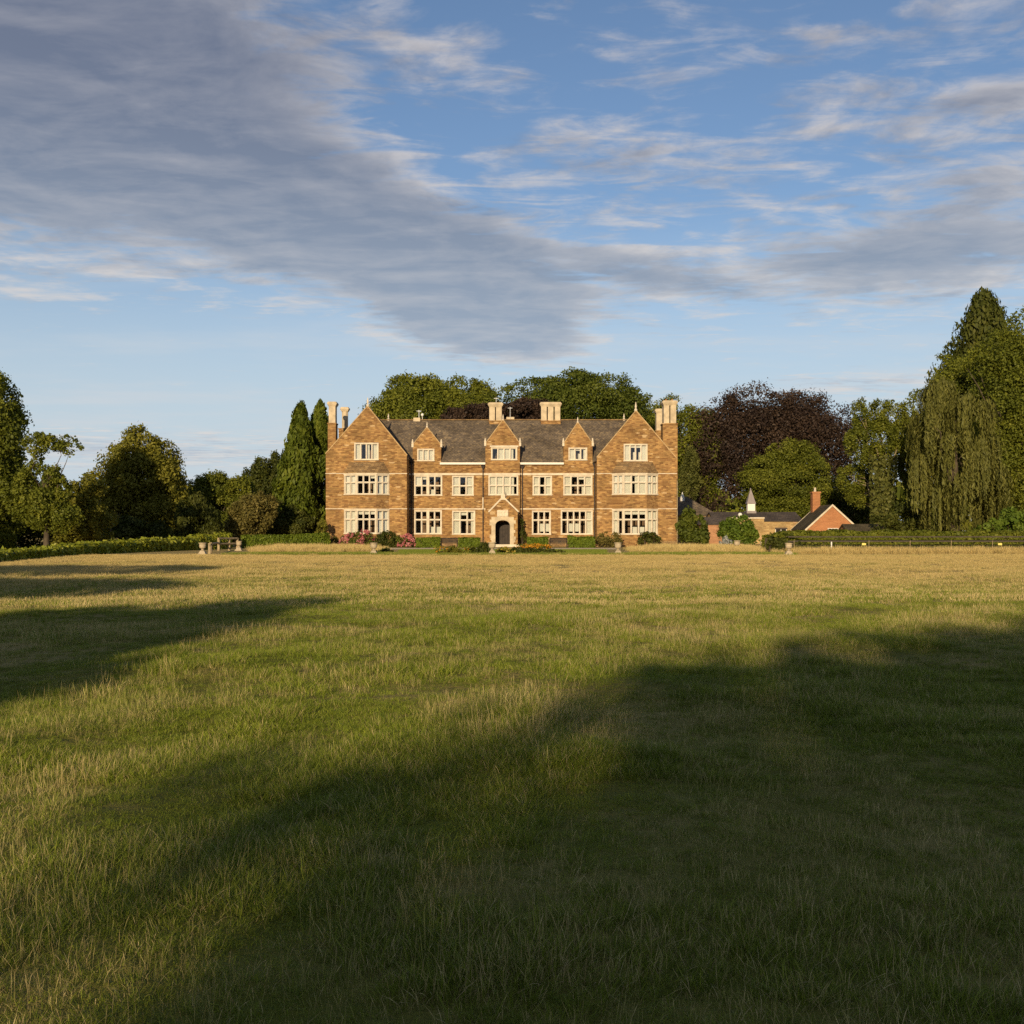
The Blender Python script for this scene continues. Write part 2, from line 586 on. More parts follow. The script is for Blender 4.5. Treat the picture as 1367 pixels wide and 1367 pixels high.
M = {}
M['ironstone'] = masonry('ironstone', (0.425, 0.255, 0.094), (0.195, 0.095, 0.037), (0.33, 0.21, 0.098), 0.34, 0.15, 0.016, pale=(0.60, 0.43, 0.23), patch=0.75, stain=(0.17, 0.105, 0.052))
M['weathered'] = masonry('weathered_stone', (0.36, 0.24, 0.11), (0.20, 0.125, 0.06), (0.14, 0.09, 0.05), 0.42, 0.16, 0.018, patch=0.6, stain=(0.12, 0.10, 0.075))
M['coping'] = simple('weathered_coping', (0.43, 0.30, 0.15), 0.9, 0.25, 2.0, bump=0.3)
M['dressed'] = simple('dressed_limestone', (0.63, 0.55, 0.42), 0.85, 0.14, 2.5, bump=0.3)
M['ashlar'] = simple('chimney_ashlar', (0.52, 0.425, 0.285), 0.85, 0.2, 1.6, bump=0.3)
M['brick'] = masonry('red_brick', (0.54, 0.225, 0.09), (0.44, 0.16, 0.065), (0.42, 0.27, 0.16), 0.225, 0.075, 0.012, patch=0.35)
M['oldbrick'] = masonry('old_brick', (0.44, 0.20, 0.10), (0.34, 0.13, 0.06), (0.48, 0.34, 0.2), 0.23, 0.08, 0.014, pale=(0.5, 0.4, 0.22), patch=0.6)
M['rubble'] = masonry('garden_stone', (0.46, 0.33, 0.15), (0.34, 0.22, 0.095), (0.36, 0.26, 0.14), 0.38, 0.19, 0.02, pale=(0.55, 0.36, 0.25), patch=0.6)
M['slate'] = slates('stone_slates', (0.165, 0.130, 0.092), (0.105, 0.083, 0.064), (0.29, 0.215, 0.12))
M['wingslate'] = slates('welsh_slates', (0.115, 0.092, 0.078), (0.082, 0.068, 0.060), (0.16, 0.125, 0.085))
M['tile'] = slates('dark_tiles', (0.10, 0.082, 0.050), (0.075, 0.062, 0.038), (0.13, 0.108, 0.058), 0.28, 0.2)
M['white'] = simple('white_paint', (0.80, 0.78, 0.72), 0.5, 0.04)
M['cream'] = simple('cream_paint', (0.78, 0.74, 0.65), 0.55, 0.05)
M['curtain'] = simple('white_curtain', (0.82, 0.79, 0.70), 0.9, 0.05, 3.0)
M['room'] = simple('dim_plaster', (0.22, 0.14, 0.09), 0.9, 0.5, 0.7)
M['lead'] = simple('dark_lead', (0.06, 0.05, 0.045), 0.5, 0.2, 4.0, 0.3)
M['leadspire'] = simple('grey_lead', (0.27, 0.235, 0.225), 0.6, 0.12, 3.0)
M['oakdoor'] = simple('dark_oak', (0.035, 0.025, 0.018), 0.6, 0.3, 4.0)
M['benchwood'] = simple('dark_bench_wood', (0.011, 0.011, 0.011), 0.7, 0.3, 5.0)
M['fencewood'] = simple('weathered_wood', (0.34, 0.265, 0.155), 0.85, 0.25, 3.0)
M['urn'] = simple('urn_stone', (0.44, 0.36, 0.24), 0.9, 0.18, 5.0, bump=0.4)
M['bark'] = simple('bark', (0.075, 0.058, 0.038), 0.9, 0.35, 3.0, bump=0.6)
M['palebark'] = simple('pale_bark', (0.24, 0.19, 0.115), 0.9, 0.3, 2.0, bump=0.6)
M['gravel'] = simple('path_gravel', (0.68, 0.55, 0.36), 0.95, 0.2, 2.0)
M['wire'] = simple('fence_wire', (0.10, 0.09, 0.07), 0.5, 0.05, 1.0, 0.5)
M['yellowplastic'] = simple('yellow_insulator', (0.80, 0.68, 0.20), 0.4, 0.05)
M['soil'] = simple('bed_soil', (0.07, 0.05, 0.03), 0.95, 0.3, 3.0)
M['glass'] = glassmat()
M['steel'] = simple('grey_metal', (0.4, 0.42, 0.45), 0.4, 0.1, 3.0, 0.6)

M['oak'] = leafmat('oak_leaves', (0.079, 0.099, 0.011), (0.151, 0.174, 0.019), (0.250, 0.254, 0.029))
M['green'] = leafmat('chestnut_leaves', (0.055, 0.076, 0.009), (0.101, 0.129, 0.015), (0.160, 0.179, 0.023))
M['olive'] = leafmat('olive_leaves', (0.111, 0.116, 0.014), (0.203, 0.196, 0.024), (0.311, 0.283, 0.039))
M['tan'] = leafmat('dry_leaves', (0.104, 0.098, 0.023), (0.177, 0.152, 0.038), (0.268, 0.218, 0.059))
M['copper'] = leafmat('copper_leaves', (0.023, 0.015, 0.011), (0.047, 0.029, 0.020), (0.085, 0.053, 0.031), trans=0.12)
M['cypress'] = leafmat('cypress_sprays', (0.060, 0.085, 0.009), (0.115, 0.151, 0.014), (0.193, 0.217, 0.022))
M['yew'] = leafmat('yew_needles', (0.040, 0.054, 0.009), (0.076, 0.090, 0.014), (0.126, 0.129, 0.022))
M['cedar'] = leafmat('cedar_needles', (0.077, 0.095, 0.010), (0.146, 0.167, 0.017), (0.231, 0.235, 0.028))
M['willow'] = leafmat('willow_leaves', (0.085, 0.092, 0.021), (0.152, 0.156, 0.033), (0.232, 0.223, 0.052))
M['ivy'] = leafmat('ivy_leaves', (0.070, 0.085, 0.018), (0.130, 0.140, 0.030), (0.20, 0.20, 0.05))
M['hedge'] = leafmat('box_hedge_leaves', (0.075, 0.111, 0.010), (0.141, 0.194, 0.016), (0.217, 0.267, 0.026))
M['laurel'] = leafmat('laurel_leaves', (0.166, 0.207, 0.022), (0.293, 0.323, 0.035), (0.467, 0.448, 0.060), rough=0.4)
M['bright'] = leafmat('lime_leaves', (0.07, 0.12, 0.012), (0.13, 0.19, 0.02), (0.20, 0.25, 0.035))
M['silver'] = leafmat('silver_leaves', (0.22, 0.24, 0.24), (0.36, 0.38, 0.38), (0.62, 0.62, 0.6))
M['pink'] = leafmat('pink_flowers', (0.55, 0.16, 0.17), (0.68, 0.26, 0.28), (0.78, 0.42, 0.40))
M['orange'] = leafmat('orange_flowers', (0.62, 0.25, 0.02), (0.72, 0.36, 0.03), (0.78, 0.50, 0.07))
M['yellow'] = leafmat('yellow_flowers', (0.60, 0.42, 0.05), (0.72, 0.54, 0.08), (0.78, 0.64, 0.2))


# ------------------------------------------------------------------ foliage
def leaves(C, Nrm, size, tint, rng, elong=1.5, spread=0.8, fold=0.25, axis=None):
    """one folded four-cornered leaf spray per centre; returns verts (4n,3), quads, tint per vertex"""
    n = len(C)
    Nn = Nrm + rng.normal(0, spread, (n, 3))
    Nn /= np.linalg.norm(Nn, axis=1, keepdims=True) + 1e-9
    if axis is None:
        A = rng.normal(0, 1, (n, 3))
    else:
        A = axis + rng.normal(0, 0.35, (n, 3))
    A = A - (A * Nn).sum(1, keepdims=True) * Nn
    A /= np.linalg.norm(A, axis=1, keepdims=True) + 1e-9
    B = np.cross(Nn, A)
    s = (size * rng.uniform(0.45, 1.25, n) ** 1.3 * 1.25)[:, None]
    L = A * s * elong * 0.5
    W = B * s * 0.5
    up = Nn * s * fold
    V = np.stack([C - L, C + W * rng.uniform(0.7, 1.2, (n, 1)) + up, C + L, C - W * rng.uniform(0.7, 1.2, (n, 1)) + up], 1).reshape(-1, 3)
    Fq = np.arange(4 * n).reshape(n, 4)
    return V, Fq, np.repeat(tint, 4)


def unit(rng, n):
    d = rng.normal(0, 1, (n, 3))
    return d / np.linalg.norm(d, axis=1, keepdims=True)


def crown_points(blobs, n, rng, sub=18, subr=0.36, fill=0.26, clumptint=0.55, hole=0.0):
    """leaf positions on clumps that sit on big lobes; blobs: (cx,cy,cz,rx,ry,rz)"""
    subs = []
    area = np.array([(b[3] * b[4] + b[3] * b[5] + b[4] * b[5]) for b in blobs])
    for b, a in zip(blobs, area):
        k = max(6, int(sub * a / area.mean() + 0.5))
        d = unit(rng, k)
        rr = rng.uniform(0.62, 0.98, (k, 1))
        c = np.array(b[:3]) + d * rr * np.array(b[3:])
        R = np.array(b[3:]).mean() * rng.uniform(0.5, 1.45, k) * subr
        for i in range(k):
            if rng.random() < hole: continue
            subs.append((c[i], R[i], d[i], np.array(b[3:]) / np.array(b[3:]).mean()))
    w = np.array([s[1] ** 2 for s in subs]); w /= w.sum()
    idx = rng.choice(len(subs), n, p=w)
    SC = np.array([s[0] for s in subs]); SR = np.array([s[1] for s in subs]); SD = np.array([s[2] for s in subs]); SA = np.array([s[3] for s in subs])
    ctint = rng.uniform(0, 1, len(subs))
    d = unit(rng, n)
    d = d + 0.55 * SD[idx] + np.array([0, 0, 0.25]); d /= np.linalg.norm(d, axis=1, keepdims=True)
    r = SR[idx] * np.where(rng.random(n) < fill, rng.uniform(0.1, 0.8, n), rng.normal(0.94, 0.20, n))
    C = SC[idx] + d * r[:, None] * SA[idx]
    tint = np.clip(clumptint * ctint[idx] + (1 - clumptint) * rng.uniform(0, 1, n), 0, 1)
    return C, d, tint, subs


def trunk_mesh(base, blobs, rng, r0, mat, parent, limbs=7, fork=0.35, visible=None):
    mb = MB()
    base = Vector(base)
    top = max(b[2] for b in blobs)
    cx = sum(b[0] for b in blobs) / len(blobs); cyy = sum(b[1] for b in blobs) / len(blobs)
    zb = base.z + (top - base.z) * fork
    mid = base.lerp(Vector((cx, cyy, top)), 0.5); mid.x = base.x + (cx - base.x) * 0.3; mid.y = base.y + (cyy - base.y) * 0.3
    fk = Vector((base.x + (cx - base.x) * 0.25, base.y + (cyy - base.y) * 0.25, zb))
    mb.tube([base - Vector((0, 0, 0.3)), base + Vector((0, 0, 0.5)), base.lerp(fk, 0.5), fk, Vector((cx, cyy, top * 0.8))],
            [r0 * 1.45, r0 * 1.05, r0 * 0.85, r0 * 0.7, r0 * 0.16], 9)
    for b in blobs:
        for _ in range(max(1, limbs // 3)):
            e = Vector((b[0] + rng.uniform(-.5, .5) * b[3], b[1] + rng.uniform(-.5, .5) * b[4], b[2] + rng.uniform(-.3, .55) * b[5]))
            s = base.lerp(fk, rng.uniform(0.75, 1.0))
            L_ = (e - s).length
            q = [s]
            for t_ in (.25, .5, .75): q.append(s.lerp(e, t_) + Vector((rng.normal(0, .05) * L_, rng.normal(0, .05) * L_, L_ * (.10 * math.sin(t_ * 3.14) + rng.normal(0, .03)))))
            q.append(e)
            mb.tube(q, [r0 * 0.40, r0 * 0.26, r0 * 0.17, r0 * .10, r0 * 0.04], 6)
    return mb.build('trunk', mat, parent, smooth=True)


TREEN = [0]


def tree(name, label, cat, pxblobs, d, mat, n, leaf, group=None, bark='bark', r0=0.35, base=None, dens=1.0, hole=0.0,
         sub=30, subr=0.36, spread=0.95, elong=1.5, fork=0.3, limbs=6, axis=None, squash=1.0, bg=0.0):
    """pxblobs: lobes as (column, row, half-width, half-height[, distance offset]) read off the photograph at distance d"""
    TREEN[0] += 1
    rng = np.random.default_rng(1000 + TREEN[0])
    B = []
    for b in pxblobs:
        dd = d + (b[4] if len(b) > 4 else 0)
        rx, rz = b[2] * dd / F, b[3] * dd / F
        ry = (rx + rz) * 0.5 * squash
        B.append((px(b[0], dd), dd, pz(b[1], dd), rx, ry, rz))
    bx = px(base, d) if base is not None else sum(b[0] for b in B) / len(B)
    root = empty(name, (bx, d, 0), label, cat, group)
    trunk_mesh((bx, d, 0), B, rng, r0, M[bark], root, limbs=limbs, fork=fork)
    leaf *= 0.62; dens *= 2.3
    rng = np.random.default_rng(5000 + TREEN[0])
    C, dr, tint, subs = crown_points(B, int(n * dens), rng, sub=sub, subr=subr, hole=hole)
    keep = C[:, 2] > 0.15
    C, dr, tint = C[keep], dr[keep], tint[keep]
    V, Fq, t = leaves(C, dr, leaf, tint, rng, elong=elong, spread=spread, axis=axis)
    np_mesh('crown', V, Fq, 4, M[mat], root, {'tint': t})
    return root


def columnar(name, label, cat, xpx, ytop, ybot, halfw, d, mat, n, leaf, group=None, lean=0.0, spire=0.0):
    """narrow upright conifer: sprays that sweep upward on a tapering column of fluted clumps"""
    TREEN[0] += 1
    rng = np.random.default_rng(1000 + TREEN[0])
    X, H, R = px(xpx, d), pz(ytop, d), halfw * d / F
    root = empty(name, (X, d, 0), label, cat, group)
    MB().tube([(X, d, -0.3), (X, d, H * 0.5), (X + lean, d, H * 0.96)], [0.3, 0.2, 0.04], 8).build('trunk', M['bark'], root, smooth=True)
    k = 150
    hz = rng.uniform(0.0, 1.0, k) ** 0.85
    prof = lambda t: np.clip(np.minimum(1.0, 0.72 + 1.4 * t) * (1 - t ** 1.7) ** 0.8, 0.06, 1)
    if spire:
        prof = lambda t: np.clip((1.03 - t) / spire, 0.03, 1)
        k = 420; hz = rng.uniform(.25, 1, k)
    an = rng.uniform(0, 2 * np.pi, k)
    rad = R * prof(hz) * rng.uniform(0.55, 1.14, k)
    SC = np.stack([X + lean * hz + rad * np.cos(an), d + rad * np.sin(an), 0.3 + hz * (H - 0.7)], 1)
    SR = R * rng.uniform(0.26, 0.42, k) * (0.5 + 0.5 * prof(hz))
    ct = rng.uniform(0, 1, k)
    idx = rng.integers(0, k, n)
    dv = unit(rng, n); dv[:, 2] = dv[:, 2] * 1.9
    C = SC[idx] + dv * (SR[idx] * rng.uniform(0.6, 1.1, n))[:, None]
    nr = np.stack([np.cos(an[idx]), np.sin(an[idx]), np.full(n, 0.25)], 1)
    V, Fq, t = leaves(C, nr, leaf, np.clip(0.5 * ct[idx] + 0.5 * rng.uniform(0, 1, n), 0, 1), rng, elong=2.4, spread=0.6, axis=np.array([[0, 0, 1.0]]))
    np_mesh('crown', V, Fq, 4, M[mat], root, {'tint': t})
    return root


def shrub_leaves(parent, name, blobs, n, leaf, mat, rng, sub=14, subr=0.42, elong=1.4, zmin=0.02, spread=0.8, axis=None):
    C, dr, tint, _ = crown_points(blobs, n, rng, sub=sub, subr=subr, fill=0.25)
    k = C[:, 2] > zmin
    V, Fq, t = leaves(C[k], dr[k], leaf, tint[k], rng, elong=elong, spread=spread, axis=axis)
    return np_mesh(name, V, Fq, 4, M[mat], parent, {'tint': t})


def shrub(name, label, cat, pxblobs, d, mat, n, leaf, group=None, elong=1.4, stems=True, spread=0.8, axis=None):
    TREEN[0] += 1
    rng = np.random.default_rng(1000 + TREEN[0])
    B = []
    for b in pxblobs:
        dd = d + (b[4] if len(b) > 4 else 0)
        rx, rz = b[2] * dd / F, b[3] * dd / F
        B.append((px(b[0], dd), dd, max(pz(b[1], dd), 0.1), rx, (rx + rz) * 0.5, rz))
    bx = sum(b[0] for b in B) / len(B)
    root = empty(name, (bx, d, 0), label, cat, group)
    mb = MB()
    for b in B:
        for _ in range(3):
            mb.tube([(b[0] + rng.uniform(-.15, .15), b[1] + rng.uniform(-.15, .15), -0.1),
                     (b[0] + rng.uniform(-.5, .5) * b[3], b[1] + rng.uniform(-.5, .5) * b[4], b[2])], [0.05, 0.02], 5)
    mb.build('stem', M['bark'], root)
    shrub_leaves(root, 'foliage', B, n, leaf, mat, rng, elong=elong, spread=spread, axis=axis)
    return root


def hedge(name, label, path, h, w, d_ref, mat, n, leaf, group=None, jag=0.05, elong=1.4, cat='hedge', core=True):
    """clipped hedge along a ground path of (x, y); dense core of twigs under a skin of leaves"""
    TREEN[0] += 1
    rng = np.random.default_rng(1000 + TREEN[0])
    P = np.array(path, dtype=float)
    seg = np.linalg.norm(np.diff(P, axis=0), axis=1); cum = np.concatenate([[0], np.cumsum(seg)])
    mid = P[len(P) // 2]
    root = empty(name, (mid[0], mid[1], 0), label, cat, group)
    hh = np.array(h if isinstance(h, (list, tuple)) else [h] * len(P), dtype=float)
    if core:
        mb = MB()
        for i in range(len(P) - 1):
            a, b = P[i], P[i + 1]
            t = (b - a) / (np.linalg.norm(b - a) + 1e-9); nn = np.array([-t[1], t[0]]) * w * 0.36
            lo = [(*(a - nn), -0.1), (*(b - nn), -0.1), (*(b + nn), -0.1), (*(a + nn), -0.1)]
            hi = [(*(a - nn), hh[i] * 0.86), (*(b - nn), hh[i + 1] * 0.86), (*(b + nn), hh[i + 1] * 0.86), (*(a + nn), hh[i] * 0.86)]
            mb.hull8(lo, hi)
        mb.build('twigs', M['bark'], root)
    s = rng.uniform(0, cum[-1], n)
    k = np.clip(np.searchsorted(cum, s) - 1, 0, len(seg) - 1)
    f = (s - cum[k]) / seg[k]
    base = P[k] + (P[k + 1] - P[k]) * f[:, None]
    H = hh[k] + (hh[k + 1] - hh[k]) * f
    H = H * (1 + jag * 2 * (vnoise(s * 1.1, s * 0 + 5.0, TREEN[0]) - 0.5)) + jag * rng.normal(0, 0.4, n)
    t = (P[k + 1] - P[k]) / seg[k][:, None]; nn = np.stack([-t[:, 1], t[:, 0]], 1)
    face = rng.random(n)
    ps = np.where(face < 0.42, -1, np.where(face < 0.60, 1, 0))
    off = np.where(ps != 0, ps * (w * 0.5) * (1 + rng.normal(0, 0.10, n)), rng.uniform(-0.5, 0.5, n) * w)
    z = np.where(ps != 0, rng.uniform(0.02, 1, n) * H, H * (1 + rng.normal(0, 0.03, n)))
    # ends
    C = np.stack([base[:, 0] + nn[:, 0] * off, base[:, 1] + nn[:, 1] * off, z], 1)
    Nr = np.stack([nn[:, 0] * ps, nn[:, 1] * ps, np.where(ps == 0, 1.0, 0.25)], 1)
    tint = np.clip(0.5 * vnoise(s * 2.2, z * 3.0, 3 + TREEN[0]) + 0.5 * rng.random(n), 0, 1)
    V, Fq, tt = leaves(C, Nr, leaf, tint, rng, elong=elong, spread=0.7)
    np_mesh('foliage', V, Fq, 4, M[mat], root, {'tint': tt})
    return root

# ------------------------------------------------------------------ ground, path, lawn
def grass_colour(T, dry_in=None):
    g = T.new('ShaderNodeNewGeometry')
    P = T.xyz(g.outputs['Position'])
    flat = T.comb(P[0], P[1], 0.0)
    n1 = T.noise(flat, 0.16, 4.0, 0.55)
    n2 = T.noise(flat, 0.9, 3.0, 0.6)
    patch = T.m('ADD', T.m('MULTIPLY', n1, 0.6), T.m('MULTIPLY', n2, 0.4))
    far = T.sstep(P[1], 8.0, 62.0)
    return g, P, patch, far


def make_ground():
    m, T, p = new_mat('meadow_ground')
    g, P, patch, far = grass_colour(T)
    fine = T.noise(T.comb(P[0], T.m('MULTIPLY', P[1], 0.6), 0.0), 9.0, 5.0, 0.7)
    green = T.mix(fine, c4((0.095, 0.105, 0.015)), c4((0.24, 0.23, 0.038)))
    straw = T.mix(fine, c4((0.30, 0.22, 0.075)), c4((0.62, 0.47, 0.19)))
    f = T.sstep(T.m('ADD', patch, T.m('MULTIPLY', far, 0.26)), 0.42, 0.74)
    T.l.new(T.mix(f, green, straw), p.inputs['Base Color'])
    p.inputs['Roughness'].default_value = 0.95
    p.inputs['Specular IOR Level'].default_value = 0.05
    b = T.new('ShaderNodeBump'); b.inputs['Strength'].default_value = 1.0; b.inputs['Distance'].default_value = 0.12
    T.l.new(fine, b.inputs['Height']); T.l.new(b.outputs[0], p.inputs['Normal'])
    near = np.concatenate([np.arange(-12, 12, 0.25), ])
    xs = np.unique(np.concatenate([[-2500, -1200, -600, -300, -150, -90], np.arange(-60, -12, 1.5), near, np.arange(12, 60.1, 1.5), [90, 150, 300, 600, 1200, 2500]]))
    ys = np.unique(np.concatenate([[-1500, -700, -300, -150, -80, -50, -30, -20, -12, -6], np.arange(-3, 20, 0.25), np.arange(20, 76, 0.8), [80, 90, 100, 115, 130, 160, 200, 300, 500, 900, 1700, 3000]]))
    X, Y = np.meshgrid(xs, ys)
    Z = ground_z(X, Y)
    V = np.stack([X.ravel(), Y.ravel(), Z.ravel()], 1)
    nx = len(xs)
    j, i = np.meshgrid(np.arange(len(ys) - 1), np.arange(nx - 1), indexing='ij')
    a = (j * nx + i).ravel()
    Fq = np.stack([a, a + 1, a + nx + 1, a + nx], 1)
    o = np_mesh('ground', V, Fq, 4, m, smooth=True)
    tag(o, kind='structure')


make_ground()


def sheet(name, poly, z, mat):
    mb = MB(); n = len(poly)
    mb.add([(p[0], p[1], z) for p in poly], [tuple(range(n))])
    return tag(mb.build(name, mat), kind='structure')


M['lawn'] = simple('mown_lawn', (0.16, 0.20, 0.035), 0.95, 0.3, 1.2)
sheet('lawn', [(px(528, 76), 76), (px(812, 76), 76), (px(800, 98), 98), (px(540, 98), 98)], 0.004, M['lawn'])
sheet('gravel_path', [(px(520, 98), 98), (px(828, 98), 98), (px(828, 106), 106), (px(520, 106), 106)], 0.006, M['gravel'])

# ------------------------------------------------------------------ the manor house
WY, MY, CY = 113.0, 115.5, 115.0
manor = empty('manor_house', (px(670, WY), WY, 0), 'large gabled manor house of golden ironstone with cream mullioned windows and tall chimneys', 'house')


def curtain_strip(mb, u0, u1, z0, z1, y, folds=5):
    if u1 - u0 < 0.02: return
    n = max(2, int(folds * (u1 - u0) / 0.3) * 2)
    vs, fs = [], []
    for i in range(n + 1):
        u = u0 + (u1 - u0) * i / n
        yy = y + (0.025 if i % 2 else -0.005)
        vs += [(u, yy, z0), (u, yy, z1)]
    for i in range(n):
        fs.append((2 * i, 2 * i + 2, 2 * i + 3, 2 * i + 1))
    mb.add(vs, fs)


def window(X0, X1, z0, z1, y, lights, transom, pat, mat=None, wide=None, side=0.14, head=0.15, sill=0.12):
    """stone mullioned window from X0 to X1; 'mat' turns it (used for canted bay faces)"""
    W = X1 - X0
    fr, gl, cs, cu = MB(), MB(), MB(), MB()
    tm = mat if mat is not None else Matrix.Translation((X0, y, 0))
    for b in (fr, gl, cs, cu): b.M = tm
    d0, d1 = -0.05, 0.20
    fr.box(0, side, d0, d1, z0 + sill, z1 - head)
    fr.box(W - side, W, d0, d1, z0 + sill, z1 - head)
    fr.box(0, W, d0, d1, z1 - head, z1)
    fr.box(-0.03, W + 0.03, d0 - 0.05, d1, z0, z0 + sill)
    mw = 0.09
    inner = W - 2 * side
    widths = [(inner - mw * (lights - 1)) / lights] * lights
    u = side
    zt = z0 + sill + (z1 - head - z0 - sill) * transom if transom else None
    for k in range(lights):
        a, b = u, u + widths[k]
        if k < lights - 1:
            mm = mw * (1.0 if not (wide and k in wide) else 1.0)
            fr.box(b, b + mm, d0 + 0.01, d1 - 0.01, z0 + sill, z1 - head)
        rows = [(z0 + sill, z1 - head)] if not transom else [(z0 + sill, zt - 0.05), (zt + 0.05, z1 - head)]
        if transom:
            fr.box(a, b, d0 + 0.02, d1 - 0.02, zt - 0.05, zt + 0.05)
        for r0, r1 in rows:
            t = 0.035
            cs.box(a, a + t, 0.07, 0.12, r0, r1); cs.box(b - t, b, 0.07, 0.12, r0, r1)
            cs.box(a + t, b - t, 0.07, 0.12, r0, r0 + t); cs.box(a + t, b - t, 0.07, 0.12, r1 - t, r1)
            gl.add([(a + t, 0.095, r0 + t), (b - t, 0.095, r0 + t), (b - t, 0.095, r1 - t), (a + t, 0.095, r1 - t)], [(0, 1, 2, 3)])
        lo, hi = z0 + sill, z1 - head
        H = hi - lo
        ch = pat[k] if k < len(pat) else 'D'
        yc = 0.26
        if ch == 'C': curtain_strip(cu, a - 0.03, b + 0.03, lo, hi, yc)
        if ch in 'L': curtain_strip(cu, a - 0.05, a + (b - a) * 0.5, lo, hi, yc)
        if ch in 'R': curtain_strip(cu, b - (b - a) * 0.5, b + 0.05, lo, hi, yc)
        if ch in 'TBS': curtain_strip(cu, a - 0.03, b + 0.03, hi - H * 0.15, hi, yc, 1)
        if ch in 't': curtain_strip(cu, a - 0.03, b + 0.03, hi - H * 0.5, hi, yc, 1)
        if ch in 'bB': curtain_strip(cu, a + 0.06, b - 0.06, lo, lo + H * 0.30, yc + 0.3, 1)
        if ch in 'h': curtain_strip(cu, a + 0.05, b - 0.04, lo + H * 0.10, lo + H * 0.46, yc + 0.2, 1)
        if ch in 'S': curtain_strip(cu, b - (b - a) * 0.4, b + 0.05, lo, lo + H * 0.55, yc)
        u = b + mw
    f = fr.build('window', M['dressed'], manor, bevel=0.012)
    gl.build('pane', M['glass'], f)
    cs.build('casement', M['cream'], f)
    if cu.f: cu.build_each('curtain', M['curtain'], f)
    return f


def wpx(x0, x1, y0, y1, D, lights, transom, pat, **kw):
    return window(px(x0, D), px(x1, D), pz(y1, D), pz(y0, D), D, lights, transom, pat, **kw)


def hole(x0, x1, y0, y1, D, m=0.02):
    return (px(x0, D) + m, px(x1, D) - m, pz(y1, D) + m, pz(y0, D) - m)


def coping(p0, p1, y, w=0.34, t=0.10, mat='coping', name='coping'):
    """raking stone along a gable edge, from the kneeler p0 (x,z) up to the apex p1"""
    mb = MB()
    a, b = Vector((p0[0], 0, p0[1])), Vector((p1[0], 0, p1[1]))
    d = (b - a).normalized()
    n = Vector((-d.z, 0, d.x))
    if n.z < 0: n = -n
    lo = [a, b, b + n * t, a + n * t]
    if d.x < 0: lo = [b, a, a + n * t, b + n * t]
    mb.prism_y([(q.x, q.z) for q in lo], y - 0.05, y + w)
    return mb.build(name, M[mat], manor)


def finial(x, y, z, h=0.75, r=0.11, mat='dressed'):
    mb = MB()
    mb.lathe(x, y, [(r * 1.3, z - 0.15), (r * 1.3, z + h * 0.12), (r * 0.5, z + h * 0.22), (r * 0.95, z + h * 0.42), (r * 0.75, z + h * 0.6), (r * 0.2, z + h)], 8)
    return mb.build('finial', M[mat], manor)


def pinnacle(x, y, z, h=0.6):
    mb = MB()
    mb.box(x - 0.11, x + 0.11, y - 0.06, y + 0.2, z - 0.25, z + 0.12)
    mb.lathe(x, y + 0.07, [(0.10, z + 0.12), (0.13, z + 0.2), (0.05, z + h)], 7)
    return mb.build('pinnacle', M['dressed'], manor)


# --- wings -------------------------------------------------------------
def wing(xl, xr, apx, apy, kl, kr, attic, bayx, baytops):
    D = WY
    L, R = px(xl, D), px(xr, D)
    out = [(L, -0.1), (R, -0.1), (R, pz(kr, D)), (px(apx, D), pz(apy, D)), (L, pz(kl, D))]
    holes = [hole(*attic, D)]
    for (y0, y1) in baytops:
        holes.append((px(bayx[0], D) + 0.15, px(bayx[3], D) - 0.15, pz(y1, D) + 0.05, pz(y0, D) - 0.05))
    holed_wall('gable_wall', out, holes, D, 0.42, M['ironstone'], manor)
    ez = min(pz(kl, D), pz(kr, D))
    mb = MB()
    mb.box(L, L + 0.4, D + 0.42, D + 14.0, -0.1, ez - 0.05)
    mb.box(R - 0.4, R, D + 0.42, D + 14.0, -0.1, ez - 0.05)
    mb.box(L + 0.4, R - 0.4, D + 13.6, D + 14.0, -0.1, ez - 0.05)
    mb.build_each('side_wall', M['ironstone'], manor)
    ax, azz = px(apx, D), pz(apy, D)
    sl = (azz - pz(kl, D)) / (ax - L)
    sr = (azz - pz(kr, D)) / (R - ax)
    rf = MB()
    o = 0.15; dz = 0.14
    rf.slab([(ax, D + 0.3, azz - dz), (ax, D + 14.2, azz - dz), (L - o, D + 14.2, azz - dz - sl * (ax - L + o)), (L - o, D + 0.3, azz - dz - sl * (ax - L + o))], 0.12)
    rf.slab([(R + o, D + 0.3, azz - dz - sr * (R + o - ax)), (R + o, D + 14.2, azz - dz - sr * (R + o - ax)), (ax, D + 14.2, azz - dz), (ax, D + 0.3, azz - dz)], 0.12)
    rf.build('roof', M['slate'], manor)
    coping((L, pz(kl, D)), (ax, azz), D)
    coping((R, pz(kr, D)), (ax, azz), D)
    finial(ax, D + 0.15, azz + 0.12, 0.85, 0.12)
    # string courses either side of the bay
    for yy, hh in ((632.2, 0.075), (679.2, 0.075)):
        z = pz(yy, D)
        st = MB()
        st.box(L - 0.04, px(bayx[0], D) - 0.02, D - 0.06, D + 0.003, z - hh / 2, z + hh / 2)
        st.box(px(bayx[3], D) + 0.02, R + 0.04, D - 0.06, D + 0.003, z - hh / 2, z + hh / 2)
        st.build_each('string_course', M['dressed'], manor)
    # plinth
    pl = MB(); pl.box(L - 0.05, R + 0.05, D - 0.07, D + 0.003, -0.1, pz(722.5, D))
    pl.build('plinth', M['weathered'], manor)


def place_face(A, B):
    t = Vector((B[0] - A[0], B[1] - A[1], 0)); w = t.length; t.normalize()
    inn = Vector((-t.y, t.x, 0))
    m = Matrix(((t.x, inn.x, 0, A[0]), (t.y, inn.y, 0, A[1]), (0, 0, 1, 0), (0, 0, 0, 1)))
    return m, w


